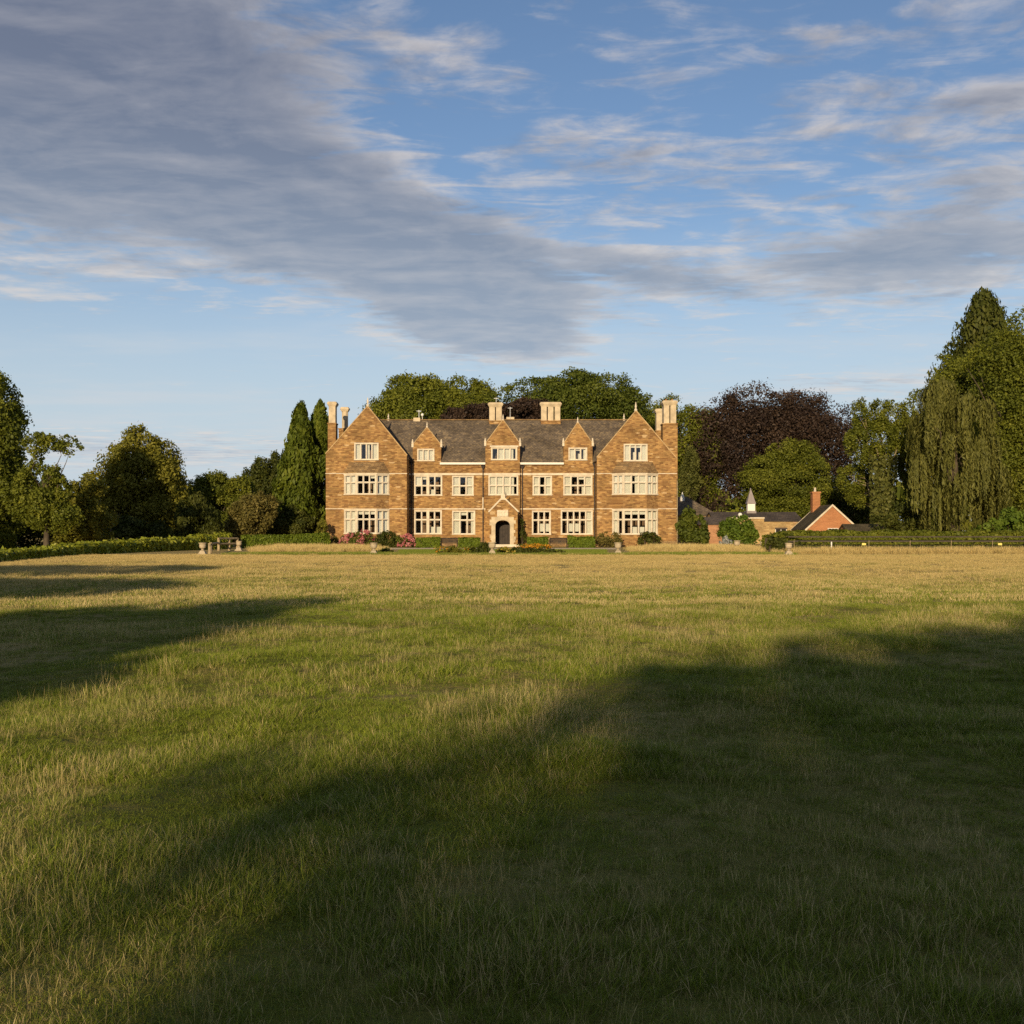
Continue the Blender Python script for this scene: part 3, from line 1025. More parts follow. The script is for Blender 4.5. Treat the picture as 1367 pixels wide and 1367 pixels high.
def bay(xs, lev, pats, rooftop):
    """canted two-storey bay: base, window, spandrel, window, hipped stone roof"""
    D, P = WY, 0.95
    A = (px(xs[0], D), D + 0.005); B = (px(xs[1], D - P), D - P)
    C = (px(xs[2], D - P), D - P); E = (px(xs[3], D), D + 0.005)
    poly = [A, B, C, E]
    (g0, g1), (f0, f1) = lev
    zg0, zg1, zf0, zf1 = pz(g1, D), pz(g0, D), pz(f1, D), pz(f0, D)
    st = MB()
    st.prism_z(poly, -0.1, zg0)
    st.prism_z(poly, zg1, zf0)
    st.build_each('bay_wall', M['ironstone'], manor)
    bd = MB()
    grow = lambda g: [(A[0] - g, A[1]), (B[0] - g * 0.6, B[1] - g), (C[0] + g * 0.6, C[1] - g), (E[0] + g, E[1])]
    bd.prism_z(grow(0.07), zg1 - 0.02, zg1 + 0.10)
    bd.prism_z(grow(0.09), zf1 - 0.02, zf1 + 0.12)
    bd.build_each('string_course', M['dressed'], manor)
    rb = MB()
    zt = pz(rooftop, D)
    rb.prism_z(grow(0.12), zf1 + 0.12, zt, [(A[0] + 0.55, D + 0.005), (A[0] + 0.75, D - 0.12), (E[0] - 0.75, D - 0.12), (E[0] - 0.55, D + 0.005)])
    rb.build('bay_roof', M['weathered'], manor)
    for (z0, z1, pp) in ((zg0, zg1, pats[0]), (zf0, zf1, pats[1])):
        for (P0, P1, pat) in ((A, B, pp[0]), (B, C, pp[1]), (C, E, pp[2])):
            m, w = place_face(P0, P1)
            window(0, w, z0, z1, 0, len(pat), 0.62, pat, mat=m, side=0.13)


wing(435, 543, 490.7, 543, 606, 608, (472.9, 505.5, 591, 614.5), (459.5, 475.8, 502.5, 519.5), ((681, 713), (633.5, 661)))
wing(797, 903.2, 849, 549, 611, 612.5, (832.5, 864.5, 592.5, 616), (817.5, 832, 863.5, 878), ((681, 714), (633.5, 661)))
wpx(472.9, 505.5, 591, 614.5, WY, 4, None, 'CDLC')
wpx(832.5, 864.5, 592.5, 616, WY, 4, None, 'CSSC')
bay((459.5, 475.8, 502.5, 519.5), ((680.5, 713), (633.5, 661)), (('CC', 'TTT', 'RC'), ('CC', 'DDS', 'RC')), 617)
bay((817.5, 832, 863.5, 878), ((680.5, 714), (633.5, 661)), (('CD', 'TBB', 'RC'), ('CC', 'CRC', 'CC')), 617)

# --- main range -----------------------------------------------------------
XA, XB = px(543, WY), px(797, WY)
D = MY
EAV = pz(619, D)
C0, C1 = px(648, CY), px(694, CY)
w2l = [(553, 590.5, 634.5, 662), (603.5, 632.5, 635, 662)]
wgl = [(553, 590, 681, 713.5), (603.5, 634.5, 681.5, 714)]
w2r = [(711, 737, 635, 661.5), (752, 791, 634.5, 661.5)]
wgr = [(710, 735.5, 681.5, 714), (748.5, 791.5, 681, 714)]
holed_wall('wall', [(XA, -0.1), (C0, -0.1), (C0, EAV), (XA, EAV)], [hole(*w, D) for w in w2l + wgl], D, 0.42, M['ironstone'], manor)
holed_wall('wall', [(C1, -0.1), (XB, -0.1), (XB, EAV), (C1, EAV)], [hole(*w, D) for w in w2r + wgr], D, 0.42, M['ironstone'], manor)
for w, n, pat in zip(w2l + wgl + w2r + wgr, (4, 3, 4, 3, 3, 4, 3, 5), ('tTbD', 'CDC', 'DDbb', 'CTR', 'CDC', 'CDSC', 'Dhh', 'DhhDC')):
    wpx(*w, D, n, 0.62 if w[2] > 670 else 0.5, pat)
# stone piers between the paired lights of the window beside the left wing
for (y0, y1) in ((634.5, 662), (681, 713.5)):
    mb = MB(); mb.box(px(569.3, D), px(573.2, D), D - 0.07, D + 0.2, pz(y1, D), pz(y0, D)); mb.build('window_pier', M['dressed'], manor)

for (a, b) in ((XA, C0), (C1, XB)):
    st = MB()
    st.box(a + 0.003, b - 0.003, D - 0.07, D + 0.003, pz(634.3, D), pz(631.6, D))
    st.box(a + 0.003, b - 0.003, D - 0.06, D + 0.003, pz(680.2, D), pz(678.6, D))
    st.build_each('string_course', M['dressed'], manor)
    pl = MB(); pl.box(a + 0.003, b - 0.003, D - 0.08, D + 0.003, -0.1, pz(721, D)); pl.build('plinth', M['weathered'], manor)
# projecting middle bay with its own gable
cw2, cwa = (652, 692, 634.5, 661.5), (655.5, 690.5, 597, 614.5)
cap_ = (px(671.5, CY), pz(561, CY))
ctr = holed_wall('gable_wall', [(C0, -0.1), (C1, -0.1), (C1, pz(593, CY)), cap_, (C0, pz(593, CY))],
                 [hole(*cw2, CY), hole(*cwa, CY), (px(660, CY), px(681, CY), -0.05, pz(697, CY))], CY, 0.4, M['ironstone'], manor)
wpx(*cw2, CY, 4, 0.5, 'CCCL')
wpx(*cwa, CY, 4, None, 'DCCL')
mb = MB(); mb.box(px(654, CY), px(692, CY), CY - 0.13, CY + 0.003, pz(597, CY), pz(594.8, CY)); mb.box(C0 - 0.02, C1 + 0.02, CY - 0.08, CY + 0.003, pz(634.3, CY), pz(631.6, CY))
mb.build_each('string_course', M['dressed'], manor)
mb = MB()
mb.box(C0, C0 + 0.35, CY + 0.4, CY + 4.5, EAV - 1.0, pz(594, CY)); mb.box(C1 - 0.35, C1, CY + 0.4, CY + 4.5, EAV - 1.0, pz(594, CY))
mb.box(C0, C0 + 0.3, CY + 0.4, MY + 0.02, -0.1, EAV - 1.0); mb.box(C1 - 0.3, C1, CY + 0.4, MY + 0.02, -0.1, EAV - 1.0)
mb.build_each('side_wall', M['ironstone'], manor)


def dormer_roof(l, r, kz, ax, az_, y, back):
    rf = MB(); o = 0.06; dz = 0.1
    s0 = (az_ - kz) / (ax - l); s1 = (az_ - kz) / (r - ax)
    rf.slab([(ax, y + 0.25, az_ - dz), (ax, back, az_ - dz), (l - o, back, kz - dz - s0 * o), (l - o, y + 0.25, kz - dz - s0 * o)], 0.1)
    rf.slab([(r + o, y + 0.25, kz - dz - s1 * o), (r + o, back, kz - dz - s1 * o), (ax, back, az_ - dz), (ax, y + 0.25, az_ - dz)], 0.1)
    rf.build('dormer_roof', M['slate'], manor)
    coping((l, kz), (ax, az_), y, 0.28, 0.09); coping((r, kz), (ax, az_), y, 0.28, 0.09)
    finial(ax, y + 0.1, az_ + 0.08, 0.55, 0.085)
    pinnacle(l - 0.02, y, kz + 0.05); pinnacle(r + 0.02, y, kz + 0.05)


dormer_roof(C0, C1, pz(593, CY), cap_[0], cap_[1], CY, 121)
for (xl, xr, ax, ay, ky, w, pat) in ((551, 588.8, 570, 571, 594.5, (557, 580, 599, 615.8), 'CCC'), (752.3, 791, 771.3, 564.5, 593, (758.8, 784, 597.5, 614.8), 'CSR')):
    l, r, kz = px(xl, D), px(xr, D), pz(ky, D)
    apex = (px(ax, D), pz(ay, D))
    holed_wall('dormer_wall', [(l, EAV), (r, EAV), (r, kz), apex, (l, kz)], [hole(*w, D)], D, 0.36, M['ironstone'], manor)
    wpx(*w, D, 3, None, pat)
    mb = MB()
    mb.box(l, l + 0.3, D + 0.36, D + 3.2, EAV - 0.1, kz - 0.06); mb.box(r - 0.3, r, D + 0.36, D + 3.2, EAV - 0.1, kz - 0.06)
    mb.build_each('dormer_cheek', M['ironstone'], manor)
    dormer_roof(l, r, kz, apex[0], apex[1], D, 121)

RY, RZ = 121.0, pz(560.5, 121.0)
rf = MB()
sl_ = (RZ - EAV) / (RY - D + 0.22)
rf.slab([(px(852, RY), D + 0.05, EAV + sl_ * .27), (px(852, RY), RY, RZ), (px(488, RY), RY, RZ), (px(488, RY), D + 0.05, EAV + sl_ * .27)], 0.14)
for (a_, b_) in ((589.3, 647.6), (694.6, 751.8)):
    rf.slab([(px(b_, D), D - 0.22, EAV), (px(b_, D), D + 0.048, EAV + sl_ * .268), (px(a_, D), D + 0.048, EAV + sl_ * .268), (px(a_, D), D - 0.22, EAV)], 0.14)
rf.slab([(px(488, RY), 127.2, EAV), (px(488, RY), RY, RZ), (px(852, RY), RY, RZ), (px(852, RY), 127.2, EAV)], 0.14)
rf.build('roof', M['slate'], manor)
mb = MB(); mb.prism_y([(px(488, RY), 0), (px(852, RY), 0), (px(852, RY), 0.1), (px(488, RY), 0.1)], RY - 0.16, RY + 0.16)
mb.v = [(v[0], v[1], v[2] + RZ - 0.04) for v in mb.v]
mb.build('ridge_tiles', M['weathered'], manor)
mb = MB(); mb.box(px(543, WY), px(797, WY), 126.6, 127.0, -0.1, EAV - 0.02); mb.build('wall', M['ironstone'], manor)
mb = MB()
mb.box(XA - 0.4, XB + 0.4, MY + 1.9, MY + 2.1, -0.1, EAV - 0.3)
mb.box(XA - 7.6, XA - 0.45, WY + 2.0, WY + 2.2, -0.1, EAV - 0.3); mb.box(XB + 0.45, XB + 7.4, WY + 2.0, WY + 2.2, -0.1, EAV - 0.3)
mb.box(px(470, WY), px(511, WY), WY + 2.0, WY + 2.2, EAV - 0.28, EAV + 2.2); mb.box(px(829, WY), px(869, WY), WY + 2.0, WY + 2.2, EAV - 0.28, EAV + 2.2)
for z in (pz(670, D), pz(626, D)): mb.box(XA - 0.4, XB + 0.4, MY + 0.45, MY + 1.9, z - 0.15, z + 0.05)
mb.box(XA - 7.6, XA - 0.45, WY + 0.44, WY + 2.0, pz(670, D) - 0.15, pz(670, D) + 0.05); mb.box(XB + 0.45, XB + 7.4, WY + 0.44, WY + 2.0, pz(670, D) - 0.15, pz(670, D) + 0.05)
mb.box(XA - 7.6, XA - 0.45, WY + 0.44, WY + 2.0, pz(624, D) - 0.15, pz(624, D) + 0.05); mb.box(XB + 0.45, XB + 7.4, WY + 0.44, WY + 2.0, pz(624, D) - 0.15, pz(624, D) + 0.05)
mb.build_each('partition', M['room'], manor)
for xx in (518.5, 833):
    finial(px(xx, RY), RY, RZ + 0.05, 0.65, 0.10)
mb = MB(); mb.lathe(px(563.8, RY), RY, [(0.03, RZ), (0.03, RZ + 0.35), (0.02, RZ + 0.37), (0.13, RZ + 0.45), (0.17, RZ + 0.56), (0.13, RZ + 0.67), (0.02, RZ + 0.73)], 10)
mb.build('ball_finial', M['white'], manor)
mb = MB(); mb.box(px(552, RY), px(561, RY), RY - 0.2, RY + 0.3, RZ - 0.2, RZ + 0.22); mb.box(px(676, RY), px(686.5, RY), RY + 0.4, RY + 1.1, RZ - 0.6, RZ + 0.36)
mb.build_each('ridge_stub', M['ashlar'], manor)
# gutters and rainwater pipes
for (a, b) in ((587.5, 648), (694.5, 752.5)):
    mb = MB(); mb.box(px(a, D), px(b, D), D - 0.36, D - 0.23, pz(620.3, D), pz(617.6, D)); mb.build('gutter', M['cream'], manor)
for (x, y0, y1, yy, pal) in ((644.8, 621, 727, MY, True), (697.2, 621, 727, MY, False), (793.5, 618, 727, MY, False), (549.5, 612, 727, MY, False)):
    X = px(x, yy)
    mb = MB(); mb.tube([(X, yy - 0.14, 0.0), (X, yy - 0.14, pz(y0 + 5, yy))], 0.055, 8)
    for z in np.linspace(0.8, pz(y0 + 8, yy), 5): mb.box(X - 0.09, X + 0.09, yy - 0.2, yy + 0.003, z, z + 0.06)
    o = mb.build('drainpipe', M['lead'] if not pal else M['lead'], manor)
    hp = MB(); z = pz(y0 + 5, yy); hp.hull8([(X - 0.07, yy - 0.22, z), (X + 0.07, yy - 0.22, z), (X + 0.07, yy - 0.02, z), (X - 0.07, yy - 0.02, z)],
                                          [(X - 0.22, yy - 0.32, z + 0.35), (X + 0.22, yy - 0.32, z + 0.35), (X + 0.22, yy - 0.02, z + 0.35), (X - 0.22, yy - 0.02, z + 0.35)])
    hp.build('hopper', M['lead'], o)
    if pal:
        q = MB(); q.tube([(X, yy - 0.14, pz(680, yy)), (X, yy - 0.14, pz(664, yy))], 0.075, 8); q.build('pale_pipe_section', M['dressed'], o)


# --- chimneys ---------------------------------------------------------------
def chimney(xs, y0, depth, body, ztop, zshaft, capw=0.12, octo=False, stone='ironstone', pots=0):
    """xs: (left,right) of each shaft in metres; body: (x0,x1,z0,z1) of the stone base"""
    mb = MB()
    mb.box(body[0], body[1], y0, y0 + depth, body[2], body[3])
    mb.box(body[0] - 0.06, body[1] + 0.06, y0 - 0.06, y0 + depth + 0.06, body[3], body[3] + 0.12)
    c = mb.build('chimney', M[stone], manor)
    zc = ztop - 0.5
    for (a, b) in xs:
        s = MB()
        w, cxs, cys = (b - a) / 2, (a + b) / 2, y0 + depth / 2
        if octo:
            k = w * 0.414
            dd = w
            s.prism_z([(cxs - k, cys - dd), (cxs + k, cys - dd), (cxs + w, cys - k), (cxs + w, cys + k), (cxs + k, cys + dd), (cxs - k, cys + dd), (cxs - w, cys + k), (cxs - w, cys - k)], body[3] + 0.12, zc)
        else:
            s.box(a, b, y0 + 0.1, y0 + depth - 0.1, body[3] + 0.12, zc)
        s.build('shaft', M['ashlar'], c)
    L, R = xs[0][0], xs[-1][1]
    cp = MB()
    ya, yb = (y0 + 0.1, y0 + depth - 0.1) if not octo else (y0 + depth / 2 - (xs[0][1] - xs[0][0]) / 2, y0 + depth / 2 + (xs[0][1] - xs[0][0]) / 2)
    for g, z0, z1 in ((0.03, zc, zc + 0.10), (0.10, zc + 0.10, zc + 0.22), (0.16, zc + 0.22, zc + 0.40), (0.07, zc + 0.40, zc + 0.5)):
        cp.box(L - g, R + g, ya - g, yb + g, z0, z1)
    cp.build('chimney_cap', M['ashlar'], c)
    for k in range(pots):
        X = L + (R - L) * (k + 0.5) / pots
        p_ = MB(); p_.lathe(X, y0 + depth / 2, [(0.10, ztop - 0.01), (0.09, ztop + 0.18), (0.11, ztop + 0.2)], 8); p_.build('chimney_pot', M['brick'], c)
    return c


chimney([(px(653.3, RY), px(660.8, RY)), (px(662.2, RY), px(669.8, RY))], RY - 0.6, 1.3, (px(653, RY), px(670, RY), RZ - 1.0, RZ - 0.25), pz(538, RY), 0)
chimney([(px(722.3, RY), px(729.6, RY)), (px(731.2, RY), px(738.6, RY)), (px(740.3, RY), px(747.6, RY))], RY - 0.6, 1.3, (px(722, RY), px(748, RY), RZ - 1.0, RZ - 0.25), pz(537.5, RY), 0)
DL = 117.0
chimney([(px(438.6, DL), px(447.5, DL))], DL, 1.25, (px(437.6, DL), px(448.3, DL), -0.1, pz(566, DL)), pz(536, DL), 0)
DL = 122.0
chimney([(px(455.6, DL), px(463.4, DL))], DL, 1.2, (px(452, DL), px(468, DL), 7.0, pz(573, DL)), pz(543, DL), 0, octo=True)
chimney([(px(886.3, WY), px(893.6, WY)), (px(895.2, WY), px(902.8, WY))], WY - 0.04, 1.5, (px(884.8, WY), px(904.4, WY), pz(640, WY), pz(566.5, WY)), pz(534.5, WY), 0, pots=2)
DL = 119.0
chimney([(px(876.5, DL), px(885.8, DL))], DL, 1.2, (px(875.5, DL), px(890, DL), 8.0, pz(576, DL)), pz(545.5, DL), 0)
for (x, y0, dy_) in ((662.3, 538, 8), (681, 555, 12), (559, 556, 9)):
    mb = MB(); X = px(x, RY); mb.tube([(X, RY + .3, pz(y0 + 3, RY)), (X, RY + .3, pz(y0 - dy_, RY))], .018, 5); mb.box(X - .25, X + .25, RY + .29, RY + .31, pz(y0 - dy_ + 1.5, RY), pz(y0 - dy_ + 1.2, RY))
    mb.build('aerial', M['steel'], manor)
# rear range showing past the right corner
mb = MB(); mb.box(px(903.3, WY) + 0.003, px(903.3, WY) + 0.42, WY + 2.5, WY + 9.0, -0.1, pz(622, WY)); mb.build_each('side_wall', M['ironstone'], manor)
mb = MB(); Xp = px(904.6, WY); mb.tube([(Xp, WY + 0.4, 0), (Xp, WY + 0.4, pz(622, WY))], 0.07, 8); mb.build('drainpipe', M['fencewood'], manor)

# --- porch --------------------------------------------------------------------
PY = 113.3
PL, PR = px(653.5, PY), px(691, PY)
pa = (px(671.5, PY), pz(664.5, PY)); kz = pz(684, PY)
dl, dr, dt = px(661, PY), px(681, PY), pz(695, PY)
holed_wall('porch_wall', [(PL, -0.1), (PR, -0.1), (PR, kz), pa, (PL, kz)], [(dl, dr, -0.05, dt)], PY, 0.35, M['ironstone'], manor)
mb = MB(); mb.box(PL, PL + 0.3, PY + 0.35, CY - 0.002, -0.1, kz - 0.05); mb.box(PR - 0.3, PR, PY + 0.35, CY - 0.002, -0.1, kz - 0.05)
mb.build_each('porch_wall', M['ironstone'], manor)
rf = MB()
rf.slab([(pa[0], PY + 0.2, pa[1] - 0.08), (pa[0], CY, pa[1] - 0.08), (PL - 0.1, CY, kz - 0.14), (PL - 0.1, PY + 0.2, kz - 0.14)], 0.1)
rf.slab([(PR + 0.1, PY + 0.2, kz - 0.14), (PR + 0.1, CY, kz - 0.14), (pa[0], CY, pa[1] - 0.08), (pa[0], PY + 0.2, pa[1] - 0.08)], 0.1)
rf.build('porch_roof', M['slate'], manor)
coping((PL - 0.05, kz), pa, PY, 0.3, 0.15, 'dressed'); coping((PR + 0.05, kz), pa, PY, 0.3, 0.15, 'dressed')
mb = MB(); mb.box(pa[0] - 0.22, pa[0] + 0.22, PY - 0.09, PY + 0.24, pa[1] - 0.22, pa[1] + 0.26)
mb.build('apex_stone', M['dressed'], manor)
mb = MB(); xq = px(675, PY); mb.box(xq - 0.025, xq + 0.025, PY - 0.2, PY - 0.15, pz(663, PY), pz(657, PY)); mb.box(xq - 0.13, xq + 0.13, PY - 0.2, PY - 0.15, pz(660.2, PY), pz(659.4, PY)); mb.box(xq - 0.06, xq + 0.06, PY - 0.25, PY + 0.05, pz(664.5, PY), pz(662.4, PY))
mb.build('iron_lantern', M['lead'], manor)
# dressed surround with a four-centred arch
sl, sr, stp = px(656, PY), px(686, PY), pz(690, PY)
sd = MB()
spring = pz(702.5, PY)
ow, oc = (dr - dl) / 2 - 0.02, (dl + dr) / 2
sd.prism_y([(sl, -0.08), (oc - ow, -0.08), (oc - ow, spring), (sl, spring)], PY - 0.10, PY + 0.30)
sd.prism_y([(oc + ow, -0.08), (sr, -0.08), (sr, spring), (oc + ow, spring)], PY - 0.10, PY + 0.30)
N = 14
arch = []
for i in range(N + 1):
    a = math.pi * (1 - i / N)
    arch.append((oc + ow * math.cos(a), spring + (pz(694.5, PY) - spring) * (abs(math.sin(a)) ** 0.75)))
for i in range(N):
    (x0, z0), (x1, z1) = arch[i], arch[i + 1]
    sd.prism_y([(x0, z0), (x1, z1), (x1, stp), (x0, stp)], PY - 0.10, PY + 0.30)
sd.prism_y([(sl, spring), (oc - ow, spring), (oc - ow, stp), (sl, stp)], PY - 0.10, PY + 0.30)
sd.prism_y([(oc + ow, spring), (sr, spring), (sr, stp), (oc + ow, stp)], PY - 0.10, PY + 0.30)
# blocks of the jambs run irregularly into the wall
rr = random.Random(4)
for s_, e in ((-1, sl), (1, sr)):
    z = 0.1
    while z < stp - 0.3:
        h = rr.uniform(0.22, 0.36); w = rr.uniform(0.0, 0.22)
        if w > 0.08: sd.box(min(e, e + s_ * w), max(e, e + s_ * w), PY - 0.06, PY + 0.01, z, z + h)
        z += h + 0.02
sd.build('door_surround', M['ashlar'], manor)
cp = MB(); a, b, z0, z1 = px(663.5, PY), px(678.5, PY), pz(690, PY), pz(681, PY)
cp.box(a, b, PY - 0.12, PY + 0.003, z0 + 0.003, z1)
for i in range(4):
    for j in range(2):
        xx = a + (b - a) * (i + 0.5) / 4; zz = z0 + (z1 - z0) * (j + 0.5) / 2
        cp.box(xx - 0.1, xx + 0.1, PY - 0.165, PY - 0.12, zz - 0.12, zz + 0.12)
cp.build('carved_panel', M['dressed'], manor, bevel=0.02)
# front door, one leaf ajar
dm = MB()
for i in range(6):
    x0 = px(660.5, CY) + i * 0.27
    dm.box(x0, x0 + 0.26, CY + 0.1, CY + 0.16, 0.02, pz(697.5, CY))
dm.box(px(660.5, CY), px(681, CY), CY + 0.16, CY + 0.2, 0.02, pz(697.5, CY))
dd_ = dm.build('door', M['oakdoor'], manor)
hh = MB(); hh.lathe(px(672.5, CY), CY + 0.06, [(0.05, 1.05), (0.05, 1.12), (0.02, 1.16)], 8); hh.build('handle', M['lead'], dd_)
mb = MB()
mb.box(PL - 0.3, PR + 0.3, PY - 1.3, PY - 0.12, -0.1, 0.12); mb.box(PL - 0.1, PR + 0.1, PY - 0.75, PY - 0.12, 0.12, 0.26)
mb.build_each('step', M['dressed'], manor)

# ------------------------------------------------------------------ outbuildings to the right
def gable_block(root, x0, x1, yf, yb, ez, rz, axis, wall, roof, over=0.15, verge=None):
    """simple pitched building; axis 'x' = ridge runs across the view, 'y' = ridge runs away"""
    w = MB()
    if axis == 'x':
        ym = (yf + yb) / 2
        for (a, b) in ((x0, x0 + 0.3), (x1 - 0.3, x1)):
            w.add([(a, yf, -.1), (a, yb, -.1), (a, yb, ez), (a, ym, rz - .12), (a, yf, ez), (b, yf, -.1), (b, yb, -.1), (b, yb, ez), (b, ym, rz - .12), (b, yf, ez)],
                  [(0, 1, 2, 3, 4)[::-1], (5, 6, 7, 8, 9), (0, 5, 9, 4)[::-1], (1, 2, 7, 6), (2, 3, 8, 7), (3, 4, 9, 8)])
        w.box(x0 + .3, x1 - .3, yf, yf + .3, -.1, ez); w.box(x0 + .3, x1 - .3, yb - .3, yb, -.1, ez)
        w.build('wall', wall, root)
        r = MB(); s = (rz - ez) / (ym - yf)
        r.slab([(x1 + over, yf - over, ez - s * over), (x1 + over, ym, rz), (x0 - over, ym, rz), (x0 - over, yf - over, ez - s * over)], .1)
        r.slab([(x0 - over, yb + over, ez - s * over), (x0 - over, ym, rz), (x1 + over, ym, rz), (x1 + over, yb + over, ez - s * over)], .1)
    else:
        xm = (x0 + x1) / 2
        w.prism_y([(x0, -.1), (x1, -.1), (x1, ez), (xm, rz - .12), (x0, ez)], yf, yf + .3)
        w.prism_y([(x0, -.1), (x1, -.1), (x1, ez), (xm, rz - .12), (x0, ez)], yb - .3, yb)
        w.box(x0, x0 + .3, yf + .3, yb - .3, -.1, ez - .12); w.box(x1 - .3, x1, yf + .3, yb - .3, -.1, ez - .12)
        w.build('wall', wall, root)
        r = MB(); s = (rz - ez) / (xm - x0)
        r.slab([(xm, yf - over, rz), (xm, yb + over, rz), (x0 - over, yb + over, ez - s * over), (x0 - over, yf - over, ez - s * over)], .1)
        r.slab([(x1 + over, yf - over, ez - s * over), (x1 + over, yb + over, ez - s * over), (xm, yb + over, rz), (xm, yf - over, rz)], .1)
        if verge:
            v = MB()
            for yy in (yf - over - .06, yb + over):
                for (xa) in (x0 - over, x1 + over):
                    za = ez - s * over
                    q = [(xa, za - .22), (xm, rz - .22), (xm, rz + .05), (xa, za + .05)]
                    if xa > xm: q = [q[1], q[0], q[3], q[2]]
                    v.prism_y(q, yy, yy + .06)
            v.build('bargeboard', verge, root)
    r.build('roof', roof, root)


def small_window(root, x0, x1, z0, z1, y, lights=2):
    f = MB(); t = .06
    f.box(x0, x1, y - .04, y + .02, z0, z0 + t); f.box(x0, x1, y - .04, y + .02, z1 - t, z1)
    for k in range(lights + 1):
        x = x0 + (x1 - x0 - t) * k / lights
        f.box(x, x + t, y - .04, y + .02, z0 + t, z1 - t)
    w = f.build('window', M['white'], root)
    g = MB(); g.add([(x0 + .03, y - .012, z0 + .03), (x1 - .03, y - .012, z0 + .03), (x1 - .03, y - .012, z1 - .03), (x0 + .03, y - .012, z1 - .03)], [(0, 1, 2, 3)])
    g.build('pane', M['darkpane'], w)
    return w


M['darkpane'] = simple('dark_glass', (0.03, 0.03, 0.03), 0.08, 0.1, 2.0)
M['greywood'] = simple('dark_timber', (0.07, 0.055, 0.045), 0.8, 0.2, 3.0)

D = 141.0
stable = empty('stable_range', (px(1010, D), D, 0), 'low golden stone stable range with long slate roof and white louvred cupola', 'outbuilding')
gable_block(stable, px(955, D), px(1071, D), D, D + 8, pz(695, D), pz(683.5, D + 4), 'x', M['rubble'], M['wingslate'])
small_window(stable, px(1035, D), px(1050, D), pz(713, D), pz(705, D), D)
b = MB(); b.box(px(1034.5, D), px(1051, D), D - .12, D - .05, pz(706.3, D), pz(704.4, D)); b.build('lintel', M['greywood'], stable)
Dc = D + 4; X = px(1002, Dc)
cb = MB(); cb.box(X - .62, X + .62, Dc - .62, Dc + .62, pz(688, Dc), pz(682, Dc)); cu = cb.build('cupola', M['leadspire'], stable)
cb = MB(); cb.box(X - .46, X + .46, Dc - .46, Dc + .46, pz(682, Dc), pz(672.5, Dc))
for k in range(5): cb.box(X - .34, X + .34, Dc - .50, Dc - .46, pz(681 - k * 1.5, Dc), pz(680.2 - k * 1.5, Dc))
for sx in (-1, 1): cb.box(X + sx * .43 - .06, X + sx * .43 + .06, Dc - .52, Dc - .40, pz(682, Dc), pz(672.5, Dc))
cb.build('louvre', M['white'], cu)
sp = MB(); s1, s0, s2 = .60, .50, .07
sp.prism_z([(X - s1, Dc - s1), (X + s1, Dc - s1), (X + s1, Dc + s1), (X - s1, Dc + s1)], pz(672.5, Dc), pz(669.5, Dc), [(X - s0, Dc - s0), (X + s0, Dc - s0), (X + s0, Dc + s0), (X - s0, Dc + s0)])
sp.prism_z([(X - s0, Dc - s0), (X + s0, Dc - s0), (X + s0, Dc + s0), (X - s0, Dc + s0)], pz(669.5, Dc), pz(654, Dc), [(X - s2, Dc - s2), (X + s2, Dc - s2), (X + s2, Dc + s2), (X - s2, Dc + s2)])
sp.lathe(X, Dc, [(.09, pz(654, Dc)), (.12, pz(653, Dc)), (.03, pz(651.5, Dc))], 8)
sp.build('spire', M['leadspire'], cu)

D = 137.0
gw = empty('courtyard_wall', (px(997, D), D, 0), 'golden stone courtyard wall with pale coping and white ball finial before the stable roof', 'wall')
b = MB(); b.box(px(974, D), px(1020, D), D, D + .45, -.1, pz(692.3, D)); b.box(px(1020, D), px(1027, D), D, D + .45, -.1, pz(698, D)); b.build('masonry', M['rubble'], gw)
b = MB(); b.box(px(973.5, D), px(1020.5, D), D - .08, D + .53, pz(692.3, D), pz(690.6, D)); b.build('coping', M['dressed'], gw)
b = MB(); X = px(988.5, D); z = pz(690.6, D); b.lathe(X, D + .2, [(.14, z), (.1, z + .1), (.22, z + .2), (.27, z + .35), (.2, z + .5), (.04, z + .58)], 10); b.build('ball_finial', M['white'], gw)

D = 128.0
pv = empty('brick_pavilion', (px(956, D), D, 0), 'small red brick garden building with dark hipped slate roof between two bushes', 'outbuilding')
x0, x1, ez, rz = px(935, D), px(973, D), pz(700.5, D), pz(689.5, D)
b = MB(); b.box(x0, x1, D, D + 4.5, -.1, ez); b.build('wall', M['oldbrick'], pv)
b = MB(); o = .25
b.prism_z([(x0 - o, D - o), (x1 + o, D - o), (x1 + o, D + 4.5 + o), (x0 - o, D + 4.5 + o)], ez, ez + .08)
b.prism_z([(x0 - o, D - o), (x1 + o, D - o), (x1 + o, D + 4.5 + o), (x0 - o, D + 4.5 + o)], ez + .08, rz, [(x0 + .6, D + 2.2), (x1 - 1.3, D + 2.2), (x1 - 1.3, D + 2.3), (x0 + .6, D + 2.3)])
b.build('roof', M['wingslate'], pv)

